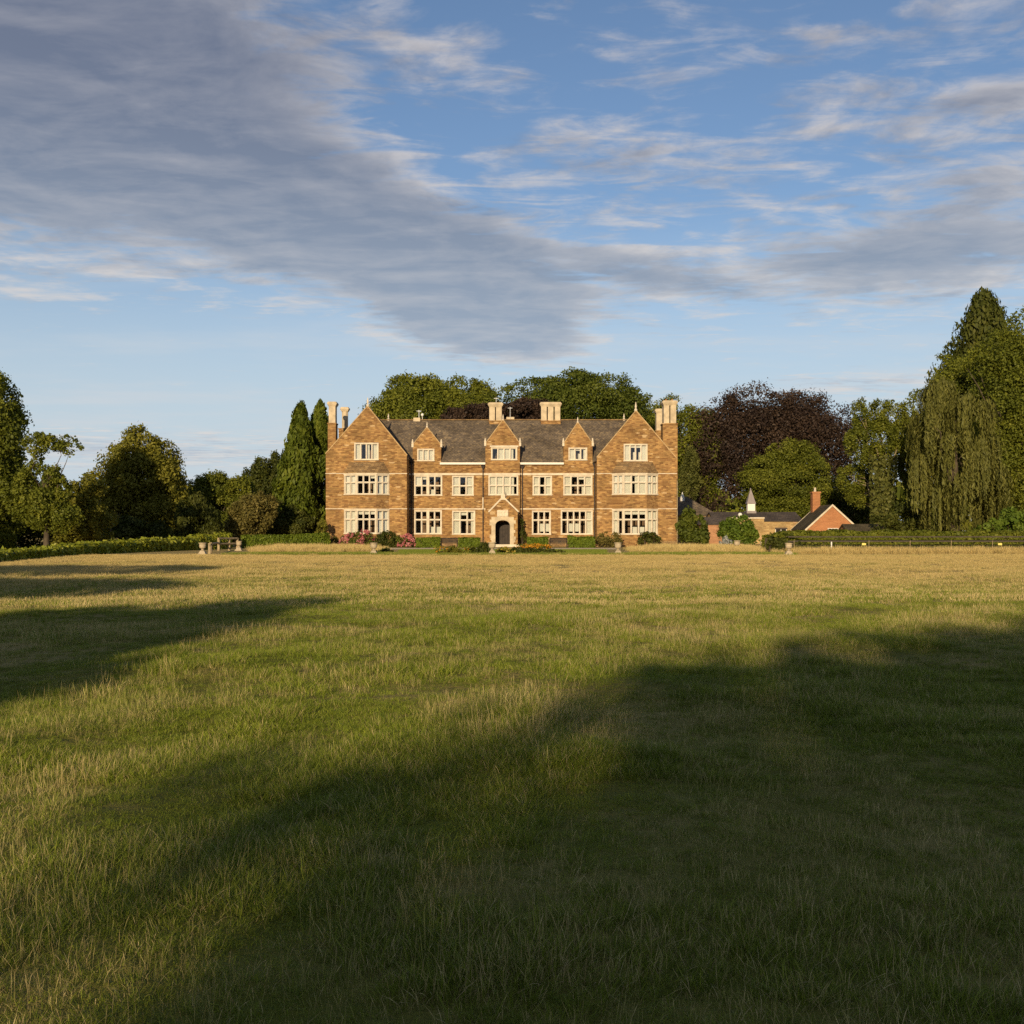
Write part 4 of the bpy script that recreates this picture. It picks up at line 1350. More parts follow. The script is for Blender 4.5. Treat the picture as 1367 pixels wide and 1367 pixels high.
D = 147.0
cn = empty('service_wing', (px(928, D), D, 0), 'grey hipped slate roof of a service wing showing past the corner of the manor', 'outbuilding')
x0, x1, ez, rz = px(895, D), px(958, D), pz(688.5, D), pz(663, D + 3.5)
b = MB(); b.box(x0 + .2, x1 - .4, D + .3, D + 7.2, -.1, ez); b.build('wall', M['rubble'], cn)
b = MB(); b.prism_z([(x0 - .2, D), (x1 + .2, D), (x1 + .2, D + 7.5), (x0 - .2, D + 7.5)], ez, ez + .08)
b.prism_z([(x0 - .2, D), (x1 + .2, D), (x1 + .2, D + 7.5), (x0 - .2, D + 7.5)], ez + .08, rz, [(x0 + 1.5, D + 3.6), (px(922, D), D + 3.6), (px(922, D), D + 3.9), (x0 + 1.5, D + 3.9)])
b.build('roof', M['slate'], cn)
small_window(cn, px(920, D), px(932, D), pz(692.5, D) - .3, pz(689.2, D), D + .3, 3)
b = MB(); X = px(911, D + 3); z = pz(669, D + 3); b.lathe(X, D + 3, [(.35, z), (.3, z + .5), (.1, z + 1.0), (.02, z + 1.25)], 8); b.build('vent_cap', M['white'], cn)

D = 132.0
br = empty('brick_cottage', (px(1110, D), D, 0), 'red brick cottage with white edged gable and tall brick chimney behind the clipped hedge', 'cottage')
gable_block(br, px(1075.5, D), px(1146.5, D), D, D + 6.5, pz(706, D), pz(673.5, D), 'y', M['brick'], M['tile'], .12, M['dressed'])
small_window(br, px(1105, D), px(1119, D), pz(713, D), pz(705, D), D, 3)
Dk = D + 5.6
b = MB(); b.box(px(1083.5, Dk), px(1093.5, Dk), Dk - .5, Dk + .5, pz(706, Dk), pz(658.5, Dk)); ck = b.build('chimney', M['brick'], br)
b = MB(); b.box(px(1082.6, Dk), px(1094.4, Dk), Dk - .58, Dk + .58, pz(658.5, Dk), pz(656.5, Dk)); b.build('chimney_cap', M['brick'], ck)
b = MB(); b.lathe(px(1088, Dk), Dk, [(.17, pz(656.5, Dk)), (.13, pz(653, Dk)), (.16, pz(651, Dk))], 10); b.build('chimney_pot', M['dressed'], ck)

D = 119.0
sh = empty('garden_shed', (px(1178, D), D, 0), 'long low shed roofed in dark tiles behind the hedge beside the brick cottage', 'shed')
gable_block(sh, px(1135, D), px(1226, D), D, D + 5, pz(713, D), pz(699.5, D + 2.5), 'x', M['oldbrick'], M['tile'])

D = 166.0
rn = empty('brick_house', (px(1150, D), D, 0), 'old red brick house wall half hidden by trees behind the brick cottage', 'house')
gable_block(rn, px(1128, D), px(1172, D), D, D + 6, pz(665, D), pz(650, D + 3), 'x', M['oldbrick'], M['tile'])

# ------------------------------------------------------------------ garden ornaments
def make_urn(label, x, d, s=1.0, squat=False):
    X = px(x, d)
    r = empty('stone_urn', (X, d, 0), label, 'urn', 'stone urns set along the edge of the garden')
    b = MB()
    t = [(X - .30 * s, d - .30 * s), (X + .30 * s, d - .30 * s), (X + .30 * s, d + .30 * s), (X - .30 * s, d + .30 * s)]
    u = [(X - .13 * s, d - .13 * s), (X + .13 * s, d - .13 * s), (X + .13 * s, d + .13 * s), (X - .13 * s, d + .13 * s)]
    b.prism_z(t, -.05, .05 * s); b.prism_z([(p[0] * .94 + X * .06, p[1] * .94 + d * .06) for p in t], .05 * s, .30 * s, u)
    b.build('pedestal', M['urn'], r)
    b = MB(); k = s
    b.lathe(X, d, [(.09 * k, .30 * s), (.13 * k, .33 * s), (.08 * k, .38 * s), (.10 * k, .42 * s), (.21 * k, .50 * s), (.235 * k, .62 * s), (.22 * k, .74 * s), (.27 * k, .80 * s), (.27 * k, .84 * s), (.21 * k, .84 * s), (.17 * k, .70 * s)], 16)
    b.build('bowl', M['urn'], r, smooth=False)
    return r


make_urn('stone urn on a flared pedestal before the post and rail fence', 270.5, 76)
make_urn('stone urn at the left corner of the lawn in front of the pink hydrangeas', 499, 76.5, 1.0)
make_urn('tall stone urn on pedestal in front of the porch between flower beds', 657, 76, 1.05)
make_urn('weathered stone urn in front of the right wing between round shrubs', 825, 77, 1.0)
make_urn('stone urn on a flared pedestal in front of the dark clipped hedge', 1053, 75, 1.0)
make_urn('pale stone urn standing at the far end of the post and rail fence', 319, 92, .95)
make_urn('stone urn rising from tall dry grass beside the lime green bush', 984, 88, 1.05)
make_urn('small pale stone urn between the lime green bush and the dark hedge', 1018, 92, .95)


def make_bench(label, x0, x1, d):
    a, b_ = px(x0, d), px(x1, d)
    r = empty('garden_bench', ((a + b_) / 2, d, 0), label, 'bench', 'dark benches against the front hedges')
    m = MB()
    for k in range(4): m.box(a, b_, d - .45 + k * .11, d - .36 + k * .11, .42, .45)
    m.build('seat', M['benchwood'], r)
    m = MB(); m.box(a, b_, d, d + .04, .90, .98); m.box(a, b_, d, d + .04, .50, .56)
    n = 19
    for k in range(n):
        x = a + .06 + (b_ - a - .16) * k / (n - 1); m.box(x, x + .062, d + .005, d + .035, .56, .90)
    m.build('backrest', M['benchwood'], r)
    for x in (a, b_ - .06):
        m = MB(); m.box(x, x + .06, d - .48, d - .41, -.02, .62); m.build('leg', M['benchwood'], r)
        m = MB(); m.box(x, x + .06, d + .04, d + .10, -.02, .98); m.build('leg', M['benchwood'], r)
        m = MB(); m.box(x - .01, x + .07, d - .5, d + .04, .62, .66); m.build('armrest', M['benchwood'], r)
    return r


make_bench('dark slatted wooden bench between clipped hedges left of the porch', 589, 611, 107.2)
make_bench('dark slatted wooden bench between clipped hedges right of the porch', 733.5, 757, 107.2)

# post and rail fence at the left corner
fn = empty('rail_fence', (px(292, 90), 90, 0), 'weathered wooden post and rail fence beside two stone urns', 'fence')
pts = [(px(280, 79), 79), (px(281.5, 84), 84), (px(292, 91), 91), (px(306, 92.5), 92.5), (px(317, 93.5), 93.5)]
for i, (x, y) in enumerate(pts):
    m = MB(); m.box(x - .09, x + .09, y - .09, y + .09, -.2, 1.06 if i > 1 else .78); m.build('post', M['fencewood'], fn)
for i in range(len(pts) - 1):
    for z in ((.50, .94) if i > 1 else (.58,)):
        a, b_ = pts[i], pts[i + 1]
        m = MB(); m.tube([(a[0], a[1] - .14, z + .08), (b_[0], b_[1] - .14, z + .08)], .085, 6); m.build('rail', M['fencewood'], fn)

# wire fence before the long hedge
wf = empty('wire_fence', (px(1200, 81), 81, 0), 'thin wire fence with yellow insulators in front of the long dark hedge', 'fence')
D = 81.0
for i, x in enumerate((1060, 1110, 1160, 1215, 1270, 1325, 1380, 1440)):
    X = px(x, D)
    m = MB(); m.tube([(X, D, -.2), (X, D, .98 if i != 1 else .86)], .022 if i != 1 else .05, 7); m.build('post', M['fencewood'] if i != 1 else M['white'], wf)
for z in (.60, .95, 1.22)[:2]:
    m = MB(); m.tube([(px(1060, D), D - .03, z), (px(1440, D), D - .03, z)], .016, 5); m.build('wire', M['wire'], wf)
for z in (.30, .78, 1.14):
    m = MB(); m.box(px(1040, 87.6), px(1500, 87.6), 87.6, 87.68, z, z + .09); m.build('rail', M['greywood'], wf)
for x in (1153, 1334.5):
    m = MB(); X = px(x, D); m.box(X - .15, X + .15, D - .09, D - .045, .60, .76); m.build('insulator', M['yellowplastic'], wf, bevel=.02)

# ------------------------------------------------------------------ hedges, shrubs and flowers round the house
G1 = 'clipped box hedges under the manor windows'
hedge('box_hedge', 'low clipped green hedge left of the bench and right of the pink hydrangea', [(px(556, 107), 107), (px(588, 107), 107)], .92, .9, 107, 'hedge', 2600, .10, G1)
hedge('box_hedge', 'low clipped green hedge between the left bench and the porch', [(px(612, 107), 107), (px(641, 107), 107)], .95, .9, 107, 'hedge', 2600, .10, G1)
hedge('box_hedge', 'low clipped green hedge between the porch and the right bench', [(px(704, 107), 107), (px(732, 107), 107)], .95, .9, 107, 'hedge', 2600, .10, G1)
hedge('box_hedge', 'low loose green hedge right of the right bench', [(px(758, 107), 107), (px(794, 107), 107)], 1.05, .9, 107, 'hedge', 3000, .11, G1, jag=.12)
hedge('box_hedge', 'clipped hedge of bright green leaves left of the manor behind long dry grass', [(px(322, 104), 104), (px(372, 105), 105), (px(438, 107), 107)], [1.15, 1.15, 1.35], 1.4, 105, 'hedge', 9000, .12, None)
hedge('laurel_hedge', 'row of leafy pale green laurels sloping along the left edge of the field',
      [(px(-70, 57), 57), (px(20, 66), 66), (px(60, 71), 71), (px(130, 80), 80), (px(200, 88), 88), (px(262, 96), 96), (px(300, 101), 101)], [.3, .3, .45, .62, .80, .98, 1.05], 1.4, 85, 'laurel', 19000, .16, None, jag=.22, elong=2.0)
hedge('field_hedge', 'long dark clipped hedge behind the wire fence on the right', [(px(1030, 88), 88), (px(1060, 90), 90), (px(1130, 90), 90), (px(1250, 90), 90), (px(1400, 90), 90), (px(1520, 90), 90)],
      [1.25, 1.48, 1.55, 1.5, 1.5, 1.5], 1.8, 90, 'cedar', 30000, .15, None, jag=.07)

G2 = 'pink hydrangeas under the left wing'


def flowering(name, label, pxblobs, d, mat, fmat, n, nf, leaf, fl, group=None, cat='shrub'):
    r = shrub(name, label, cat, pxblobs, d, mat, n, leaf, group)
    rng = np.random.default_rng(77 + int(pxblobs[0][0]))
    B = [(px(b[0], d), d - .08, max(pz(b[1], d), .1), b[2] * d / F * 1.03, b[2] * d / F, b[3] * d / F * 1.04) for b in pxblobs]
    # heads of blossom: small domes of petals
    k = nf // 14
    C0_, dv, t0, _ = crown_points(B, k, rng, sub=14, fill=.02)
    ok = (dv[:, 1] < .35) & (C0_[:, 2] > .15)
    C0_, dv = C0_[ok], dv[ok]
    C = np.repeat(C0_, 14, 0) + unit(rng, len(C0_) * 14) * fl * 1.1
    t = np.clip(np.repeat(rng.random(len(C0_)), 14) * .7 + .3 * rng.random(len(C)), 0, 1)
    V, Fq, tt = leaves(C, np.repeat(dv, 14, 0), fl, t, rng, elong=1.1)
    np_mesh('blossom', V, Fq, 4, M[fmat], r, {'tint': tt})
    return r


flowering('hydrangea', 'wide pink flowering hydrangea spreading below the left bay window', [(462, 724, 8, 9), (473, 721, 12, 10), (487, 720, 11, 10)], 109, 'green', 'pink', 2200, 3800, .12, .09, G2)
flowering('hydrangea', 'round pink hydrangea at the inner corner of the left wing', [(537, 725, 6, 8), (546, 725, 9, 9)], 109, 'green', 'pink', 1300, 2800, .12, .09, G2)
shrub('dark_shrub', 'small dark green shrub at the left corner of the manor', 'shrub', [(446, 725, 7, 6), (453, 727, 5, 5)], 110, 'yew', 1200, .10)
shrub('dark_shrub', 'dense dark green shrub between the two pink hydrangeas', 'shrub', [(507, 724, 9, 9), (519, 723, 10, 10), (529, 724, 7, 8)], 109.5, 'yew', 3400, .11)
shrub('round_shrub', 'round olive green shrub at the left of the right wing bay', 'shrub', [(806, 722, 9, 10), (818, 721, 10, 10), (812, 716, 9, 6)], 109, 'tan', 2600, .10)
shrub('round_shrub', 'dark green shrub under the right bay window', 'shrub', [(860, 721, 9, 8), (872, 720, 9, 7)], 110, 'yew', 2400, .10)
shrub('laurel_bush', 'big dark green bush against the right corner of the manor', 'bush', [(912, 705, 11, 20), (925, 706, 15, 21), (936, 713, 10, 17)], 108, 'green', 8000, .17)
shrub('lilac_bush', 'bright lime green rounded bush before the brick pavilion', 'bush', [(973, 711, 12, 15), (988, 708, 17, 17), (1003, 714, 9, 13), (990, 716, 16, 12)], 112, 'bright', 8000, .16)
shrub('climbing_plant', 'narrow dark climber on the wall at the right side of the porch', 'climber', [(697.5, 716, 4, 9), (696.5, 700, 2, 8)], 114.7, 'yew', 900, .10)
shrub('rose_bush', 'loose pale yellow green bush against the left end wall of the manor', 'bush', [(430, 706, 6, 10), (426, 716, 6, 8)], 111, 'olive', 1500, .12)
shrub('spiky_plant', 'tall spiky grey green plant left of the central urn', 'plant', [(644, 735, 5, 8), (651, 734, 6, 9), (636, 737, 6, 6)], 79, 'yew', 1500, .08, elong=3.6, axis=np.array([[0, 0, 1.0]]))
flowering('flower_bed', 'flower bed with orange blooms at the left of the path centre', [(590, 736, 9, 5), (604, 735, 10, 6), (617, 736, 9, 5), (629, 737, 8, 5)], 80, 'olive', 'orange', 2200, 800, .07, .05, None, 'flower bed')
flowering('flower_bed', 'low bed of pale yellow flowers right beside the central urn', [(668, 737, 6, 5), (676, 736, 7, 5), (682, 738, 6, 4)], 79, 'olive', 'yellow', 1300, 900, .07, .05, None, 'flower bed')
flowering('flower_bed', 'long strip of orange flowers in front of the right bench', [(700, 730, 8, 3.5), (712, 730, 9, 3.5), (724, 730, 9, 3.5), (732, 731, 6, 3)], 96, 'olive', 'orange', 900, 3600, .07, .055, None, 'flower bed')
shrub('low_planting', 'low dark green planting under the orange flower strip', 'plant', [(692, 737, 9, 5), (707, 737, 9, 5), (722, 738, 9, 4), (738, 738, 7, 4), (748, 738, 5, 3.5)], 80, 'yew', 2600, .08)
shrub('low_planting', 'low dark grey green planting beside the urn at the left corner of the lawn', 'plant', [(508, 738, 6, 3.5), (516, 736, 7, 3)], 79, 'yew', 900, .08)
shrub('silver_plant', 'pale silvery grey plant in front of the brick pavilion', 'plant', [(969, 720, 3.5, 5), (966, 725, 5, 3), (973, 724, 4, 3)], 100, 'silver', 700, .10)
shrub('hedge_end_bush', 'leafy dark bush at the left end of the long hedge behind an urn', 'bush', [(1063, 731, 8, 9), (1040, 728, 9, 9), (1029, 727, 6, 8)], 86, 'yew', 3000, .12)

# ------------------------------------------------------------------ trees
# left of the manor
tree('broadleaf_tree', 'tallest broadleaf tree cut by the left edge of the photograph', 'tree',
     [(-25, 560, 45, 55), (2, 545, 22, 38), (-2, 600, 34, 40), (12, 650, 26, 36), (0, 690, 34, 40), (-30, 640, 50, 60)], 88, 'oak', 30000, .24, r0=.5, base=-10)
tree('ash_tree', 'thin airy tree with bare forked stems and sparse leaves near the left edge', 'tree',
     [(48, 594, 16, 13), (72, 590, 18, 11), (92, 598, 15, 11), (44, 622, 11, 16), (64, 638, 13, 18), (82, 655, 11, 14), (58, 682, 26, 22), (34, 655, 12, 28), (86, 690, 16, 20)], 84, 'oak', 9000, .19, hole=.25, subr=.42, r0=.24, base=62, limbs=5, fork=.3)
tree('ash_tree', 'lower bushy tree of yellow green leaves between airy tree and big dark crown', 'tree',
     [(108, 672, 22, 26), (128, 668, 16, 24), (95, 700, 26, 26), (128, 700, 22, 22)], 93, 'olive', 9000, .22, r0=.22)
tree('maple_tree', 'large rounded tree with a shadowed lower half left of the manor', 'tree',
     [(192, 590, 18, 20), (190, 600, 26, 26), (165, 622, 28, 28), (213, 626, 26, 32), (150, 655, 30, 34), (190, 650, 45, 40), (226, 664, 22, 38), (190, 690, 55, 34), (137, 690, 22, 30)], 112, 'olive', 34000, .25, r0=.45)
shrub('tan_shrub', 'flat topped straw coloured shrub below the large rounded tree', 'shrub', [(135, 689, 10, 4), (148, 687, 9, 4), (122, 692, 8, 5)], 100, 'tan', 1500, .15)
shrub('dark_undergrowth', 'dark shrubs in shade under the trees at the left edge', 'shrub', [(15, 722, 30, 28), (60, 716, 28, 28), (95, 716, 24, 26), (-25, 724, 30, 32)], 94, 'yew', 9000, .2)
shrub('dark_undergrowth', 'dark shrubs in deep shade below the large rounded tree', 'shrub', [(125, 716, 26, 16), (165, 714, 26, 18), (205, 714, 24, 16), (238, 712, 14, 16)], 104, 'yew', 9000, .2)
tree('yew_tree', 'dome shaped dark yew in front of the laurel row and rail fence', 'tree',
     [(262, 690, 20, 24), (250, 704, 16, 20), (278, 702, 16, 22)], 106, 'yew', 13000, .17, r0=.2, elong=2.0, axis=np.array([[0, 0, 1.0]]))
tree('hawthorn_tree', 'mid green rounded tree behind the dome shaped yew', 'tree',
     [(268, 664, 14, 22), (290, 660, 24, 24), (318, 662, 22, 24), (300, 690, 34, 28), (262, 650, 10, 12)], 120, 'cedar', 20000, .22, r0=.3)
tree('hawthorn_tree', 'loose brownish green tree right of the yew behind the clipped hedge', 'tree',
     [(336, 690, 24, 26), (322, 700, 18, 22), (354, 684, 14, 20), (344, 668, 12, 14)], 111, 'tan', 13000, .2, r0=.22)
tree('holm_oak', 'dark evergreen tree behind and left of the twin columnar conifers', 'tree',
     [(355, 630, 17, 20), (338, 646, 16, 20), (368, 640, 14, 34), (352, 668, 28, 32), (375, 612, 10, 14)], 130, 'yew', 18000, .24, r0=.35)
tree('holm_oak', 'dark low tree in shade at the foot of the columnar conifers', 'tree', [(372, 694, 22, 22), (398, 700, 20, 16), (352, 704, 16, 16)], 116, 'yew', 9000, .2, r0=.2)
G3 = 'columnar conifers beside the left wing'
columnar('cypress_tree', 'left columnar conifer with pointed top beside the manor', 'tree', 391, 541, 716, 27, 119, 'cypress', 24000, .20, G3, lean=.85)
columnar('cypress_tree', 'right columnar conifer standing close against the left chimney', 'tree', 421, 538, 716, 25, 121, 'cypress', 24000, .20, G3, lean=.55)

# wood behind the roof
G4 = 'tall trees rising behind the manor roof'
tree('oak_tree', 'rounded oak crown behind the left half of the manor roof', 'tree',
     [(545, 520, 26, 18), (520, 540, 22, 24), (575, 525, 26, 20), (600, 540, 34, 26), (545, 560, 45, 40), (508, 556, 12, 16)], 152, 'oak', 24000, .30, G4, r0=.5, hole=.08)
tree('oak_tree', 'smaller oak crown between the two large crowns behind the roof', 'tree',
     [(625, 522, 26, 18), (650, 536, 18, 16), (600, 530, 20, 20), (630, 560, 40, 36)], 158, 'oak', 16000, .30, G4, r0=.5)
tree('chestnut_tree', 'largest dense green crown behind the right half of the roof', 'tree',
     [(765, 518, 40, 20), (722, 524, 30, 18), (805, 528, 38, 24), (690, 534, 24, 18), (780, 550, 70, 36), (838, 545, 26, 22), (720, 560, 40, 30)], 150, 'green', 36000, .30, G4, r0=.6)
tree('copper_beech_tree', 'dark copper tree low behind the two central chimneys', 'tree',
     [(650, 552, 26, 14), (700, 552, 28, 16), (610, 560, 20, 12)], 140, 'copper', 12000, .26, None, r0=.35)
tree('chestnut_tree', 'green crown sloping down behind the right wing chimneys', 'tree',
     [(872, 548, 24, 18), (900, 552, 26, 18), (930, 556, 24, 20), (890, 590, 40, 40), (935, 600, 30, 44), (930, 650, 28, 40)], 168, 'oak', 28000, .30, G4, r0=.5)
tree('ivy_clad_tree', 'slim yellow green tree squeezed between the manor and the copper beech', 'tree', [(922, 625, 10, 22), (924, 648, 10, 16), (916, 640, 8, 18)], 162, 'ivy', 4500, .24, r0=.2)
# right of the manor
tree('copper_beech_tree', 'huge dark purple copper beech behind the stable range', 'tree',
     [(1010, 546, 40, 26), (1040, 580, 60, 44), (985, 590, 50, 50), (965, 558, 34, 28), (1085, 548, 40, 26), (1050, 545, 34, 22), (1118, 580, 22, 26), (940, 600, 24, 40), (1000, 600, 64, 54), (1080, 600, 56, 50), (970, 650, 46, 44), (1110, 640, 26, 40), (1124, 610, 14, 20)],
     166, 'copper', 60000, .30, None, r0=.7, subr=.36, sub=26)
tree('broadleaf_tree', 'rounded mid green tree in front of the copper beech', 'tree',
     [(1054, 606, 28, 18), (1032, 628, 34, 22), (1078, 630, 30, 24), (1050, 652, 56, 24), (1022, 664, 30, 20), (1082, 664, 28, 20), (1042, 684, 54, 18), (1060, 622, 36, 24)],
     158, 'cedar', 30000, .25, None, r0=.45, squash=1.2, sub=26, subr=.32)
tree('dark_holly', 'dark trees in shade between the cedar and the ivy clad poplar', 'tree', [(1122, 668, 18, 26), (1135, 690, 22, 20), (1160, 696, 22, 16)], 158, 'yew', 9000, .26, r0=.3)
pop = tree('poplar_tree', 'open poplar with pale ivy covered stems right of the brick cottage', 'tree',
     [(1150, 562, 11, 22), (1172, 556, 14, 20), (1192, 554, 12, 18), (1208, 562, 12, 20), (1148, 595, 15, 26), (1204, 592, 14, 30), (1176, 590, 18, 26), (1136, 640, 18, 20, 3), (1148, 660, 16, 18, 3), (1214, 630, 12, 30, 3), (1160, 625, 10, 20, 3)],
     127, 'cedar', 19000, .22, None, bark='palebark', r0=.42, base=1178, limbs=9, fork=.42, hole=.12)
_r = np.random.default_rng(5)
_n = 5200
_z = _r.uniform(.3, pz(610, 126), _n); _a = _r.uniform(0, 2 * np.pi, _n); _s = np.where(_r.random(_n) < .5, px(1171, 124.6), px(1187, 124.6)) + .05 * _z * np.where(_r.random(_n) < .5, -1, 1)
_C = np.stack([_s + .62 * np.cos(_a) * (1.1 - _z / 16), 124.6 + .6 * np.sin(_a), _z], 1)
_V, _F, _t = leaves(_C, np.stack([np.cos(_a), np.sin(_a), 0 * _a], 1), .2, _r.random(_n), _r)
np_mesh('ivy', _V, _F, 4, M['ivy'], pop, {'tint': _t})

G5 = 'tall trees along the right edge'
tree('oak_tree', 'dark tall crown behind the upper left of the weeping willow', 'tree',
     [(1256, 496, 14, 22), (1285, 505, 30, 26), (1265, 540, 30, 34), (1290, 545, 36, 36), (1320, 500, 30, 34), (1228, 545, 18, 20), (1225, 580, 24, 30), (1310, 530, 36, 40), (1245, 620, 40, 50)], 128, 'oak', 24000, .25, G5, r0=.5)
columnar('fir_tree', 'tall conifer spike topping the trees at the right edge', 'tree', 1313, 399, 716, 52, 133, 'yew', 42000, .24, spire=.36)
tree('oak_tree', 'big oak filling the right edge behind the willow', 'tree',
     [(1368, 436, 22, 24), (1348, 478, 36, 34), (1325, 480, 24, 26), (1362, 500, 40, 40), (1330, 560, 40, 40), (1385, 480, 40, 50), (1345, 530, 44, 40), (1300, 490, 22, 20), (1375, 560, 50, 50), (1350, 610, 44, 50), (1390, 650, 50, 60), (1345, 660, 30, 40)], 118, 'oak', 40000, .25, G5, r0=.6)


def willow(label, pxl, pyt, pxr, d):
    TREEN[0] += 1
    rng = np.random.default_rng(1000 + TREEN[0])
    doms = [(1262, 520, 24, 18), (1240, 560, 26, 26), (1290, 545, 32, 24), (1306, 604, 22, 24), (1232, 620, 20, 22), (1270, 600, 34, 30), (1300, 640, 40, 26), (1250, 660, 30, 20), (1322, 656, 16, 16)]
    B = [(px(b[0], d), d + rng.uniform(-2, 1), pz(b[1], d), b[2] * d / F, b[2] * d / F, b[3] * d / F) for b in doms]
    root = empty('willow_tree', (px(1275, d), d, 0), label, 'tree')
    trunk_mesh((px(1275, d), d, 0), B, rng, .5, M['bark'], root, limbs=5, fork=.4)
    Vs, Fs, Ts, off = [], [], [], 0
    for b in B:
        k = 300
        cl = unit(rng, 9); cl[:, 2] = np.abs(cl[:, 2])
        dv = cl[rng.integers(0, 9, k)] + rng.normal(0, .13, (k, 3)); dv[:, 2] = np.abs(dv[:, 2]) * .9
        S = np.array(b[:3]) + dv * np.array(b[3:]) * rng.uniform(.75, 1.05, (k, 1))
        out = dv.copy(); out[:, 2] = 0
        for i in range(k):
            L = min(rng.uniform(.9, 5.2), S[i, 2] - rng.uniform(.15, .9))
            if L < .5: continue
            m_ = int(L / .16)
            t = np.linspace(0, 1, m_)
            P = S[i] + out[i] * (.5 * np.sin(t[:, None] * 1.2)) + np.stack([rng.normal(0, .05, m_), rng.normal(0, .05, m_), -t * L], 1)
            nr = out[i][None, :] + rng.normal(0, .2, (m_, 3)); nr[:, 2] *= .3
            tb = rng.random()
            V, Fq, tt = leaves(P, nr, .10, np.clip(.6 * tb + .4 * rng.random(m_), 0, 1), rng, elong=4.2, spread=.5, axis=np.array([[0, 0, -1.0]]))
            Vs.append(V); Fs.append(Fq + off); Ts.append(tt); off += len(V)
    np_mesh('crown', np.concatenate(Vs), np.concatenate(Fs), 4, M['willow'], root, {'tint': np.concatenate(Ts)})
    return root


willow('weeping willow with long hanging branches behind the hedge at the right', 1205, 495, 1335, 112)
shrub('bright_shrub', 'sunlit bright green bushes behind the hedge at the right edge', 'bush', [(1330, 702, 14, 12), (1352, 698, 18, 14), (1378, 700, 18, 16), (1310, 708, 10, 8)], 97, 'bright', 6000, .19)
shrub('dark_undergrowth', 'dark bushes in shade below the poplar and the willow', 'bush', [(1205, 694, 20, 18), (1235, 700, 22, 16), (1180, 700, 14, 12), (1265, 706, 20, 12)], 118, 'yew', 7000, .2)

# distant wood closing the view all round
def woods(name, label):
    rng = np.random.default_rng(9)
    n = 42000
    th = rng.uniform(0, 2 * np.pi, n)
    front = np.cos(th) > .2
    rad = np.where(front, 250.0, 105.0) + rng.uniform(0, 22, n)
    rad = np.where((~front) & (np.cos(th) > -.25), 160 + rng.uniform(0, 20, n), rad)
    top = np.where(front, 11.0, 13.0) * (.65 + .6 * vnoise(th * 60, th * 0 + 2, 4)) + 2.0 * (vnoise(th * 400, th * 0, 6) - .5)
    z = top * rng.uniform(0, 1, n) ** .7
    C = np.stack([rad * np.sin(th), rad * np.cos(th), z], 1)
    nr = np.stack([-np.sin(th), -np.cos(th), .4 + 0 * th], 1)
    V, Fq, t = leaves(C, nr, 1.9, rng.random(n), rng, elong=1.3)
    o = np_mesh(name, V, Fq, 4, M['oak'], None, {'tint': t})
    tag(o, label, 'woodland', kind='stuff')


woods('distant_woods', 'band of far off dark woodland along the horizon')


# trees standing behind and beside the viewpoint: their long evening shadows lie across the field
def tree_at(name, label, B, mat, n, leaf, r0=.5, group='trees casting the long shadows on the field', loose=None):
    TREEN[0] += 1
    rng = np.random.default_rng(1000 + TREEN[0])
    bx, by = B[-1][0], B[-1][1]
    root = empty(name, (bx, by, 0), label, 'tree', group)
    trunk_mesh((bx, by, 0), B, rng, r0, M['bark'], root, limbs=5)
    rng = np.random.default_rng(5000 + TREEN[0])

    def fill(B, n):               # leaves all through the lobes, with a ragged skin
        w = np.array([b[3] * b[4] * b[5] for b in B]) ** .75
        k = rng.choice(len(B), n, p=w / w.sum())
        Bk = np.array(B)[k]
        d = unit(rng, n)
        rag = .91 + .22 * vnoise(np.arctan2(d[:, 0], d[:, 1]) * 4 + k * 7, d[:, 2] * 5 + 3, 5) + .14 * (vnoise(np.arctan2(d[:, 0], d[:, 1]) * 14 + k * 7, d[:, 2] * 16 + 3, 6) - .5)
        r = rng.random(n) ** .25 * rag * np.where(rng.random(n) < .07, rng.uniform(1.0, 1.22, n), 1.0)
        return Bk[:, :3] + d * r[:, None] * Bk[:, 3:], d, rng.random(n)
    C, dr, tint = fill(B, n)
    if loose:                     # open outer boughs
        C2, d2, t2 = fill(loose[0], loose[1])
        C, dr, tint = np.concatenate([C, C2]), np.concatenate([dr, d2]), np.concatenate([tint, t2])
    V, Fq, t = leaves(C, dr, leaf, tint, rng)
    np_mesh('crown', V, Fq, 4, M[mat], root, {'tint': t})
    return root


KX, KY = math.sin(SUN_AZ) / math.tan(SUN_EL), math.cos(SUN_AZ) / math.tan(SUN_EL)


def cast(gx, gy, h, rx, rz):       # lobe at height h whose shadow is centred on the ground at gx, gy
    return (gx - KX * h, gy - KY * h, h, rx, rx, rz)


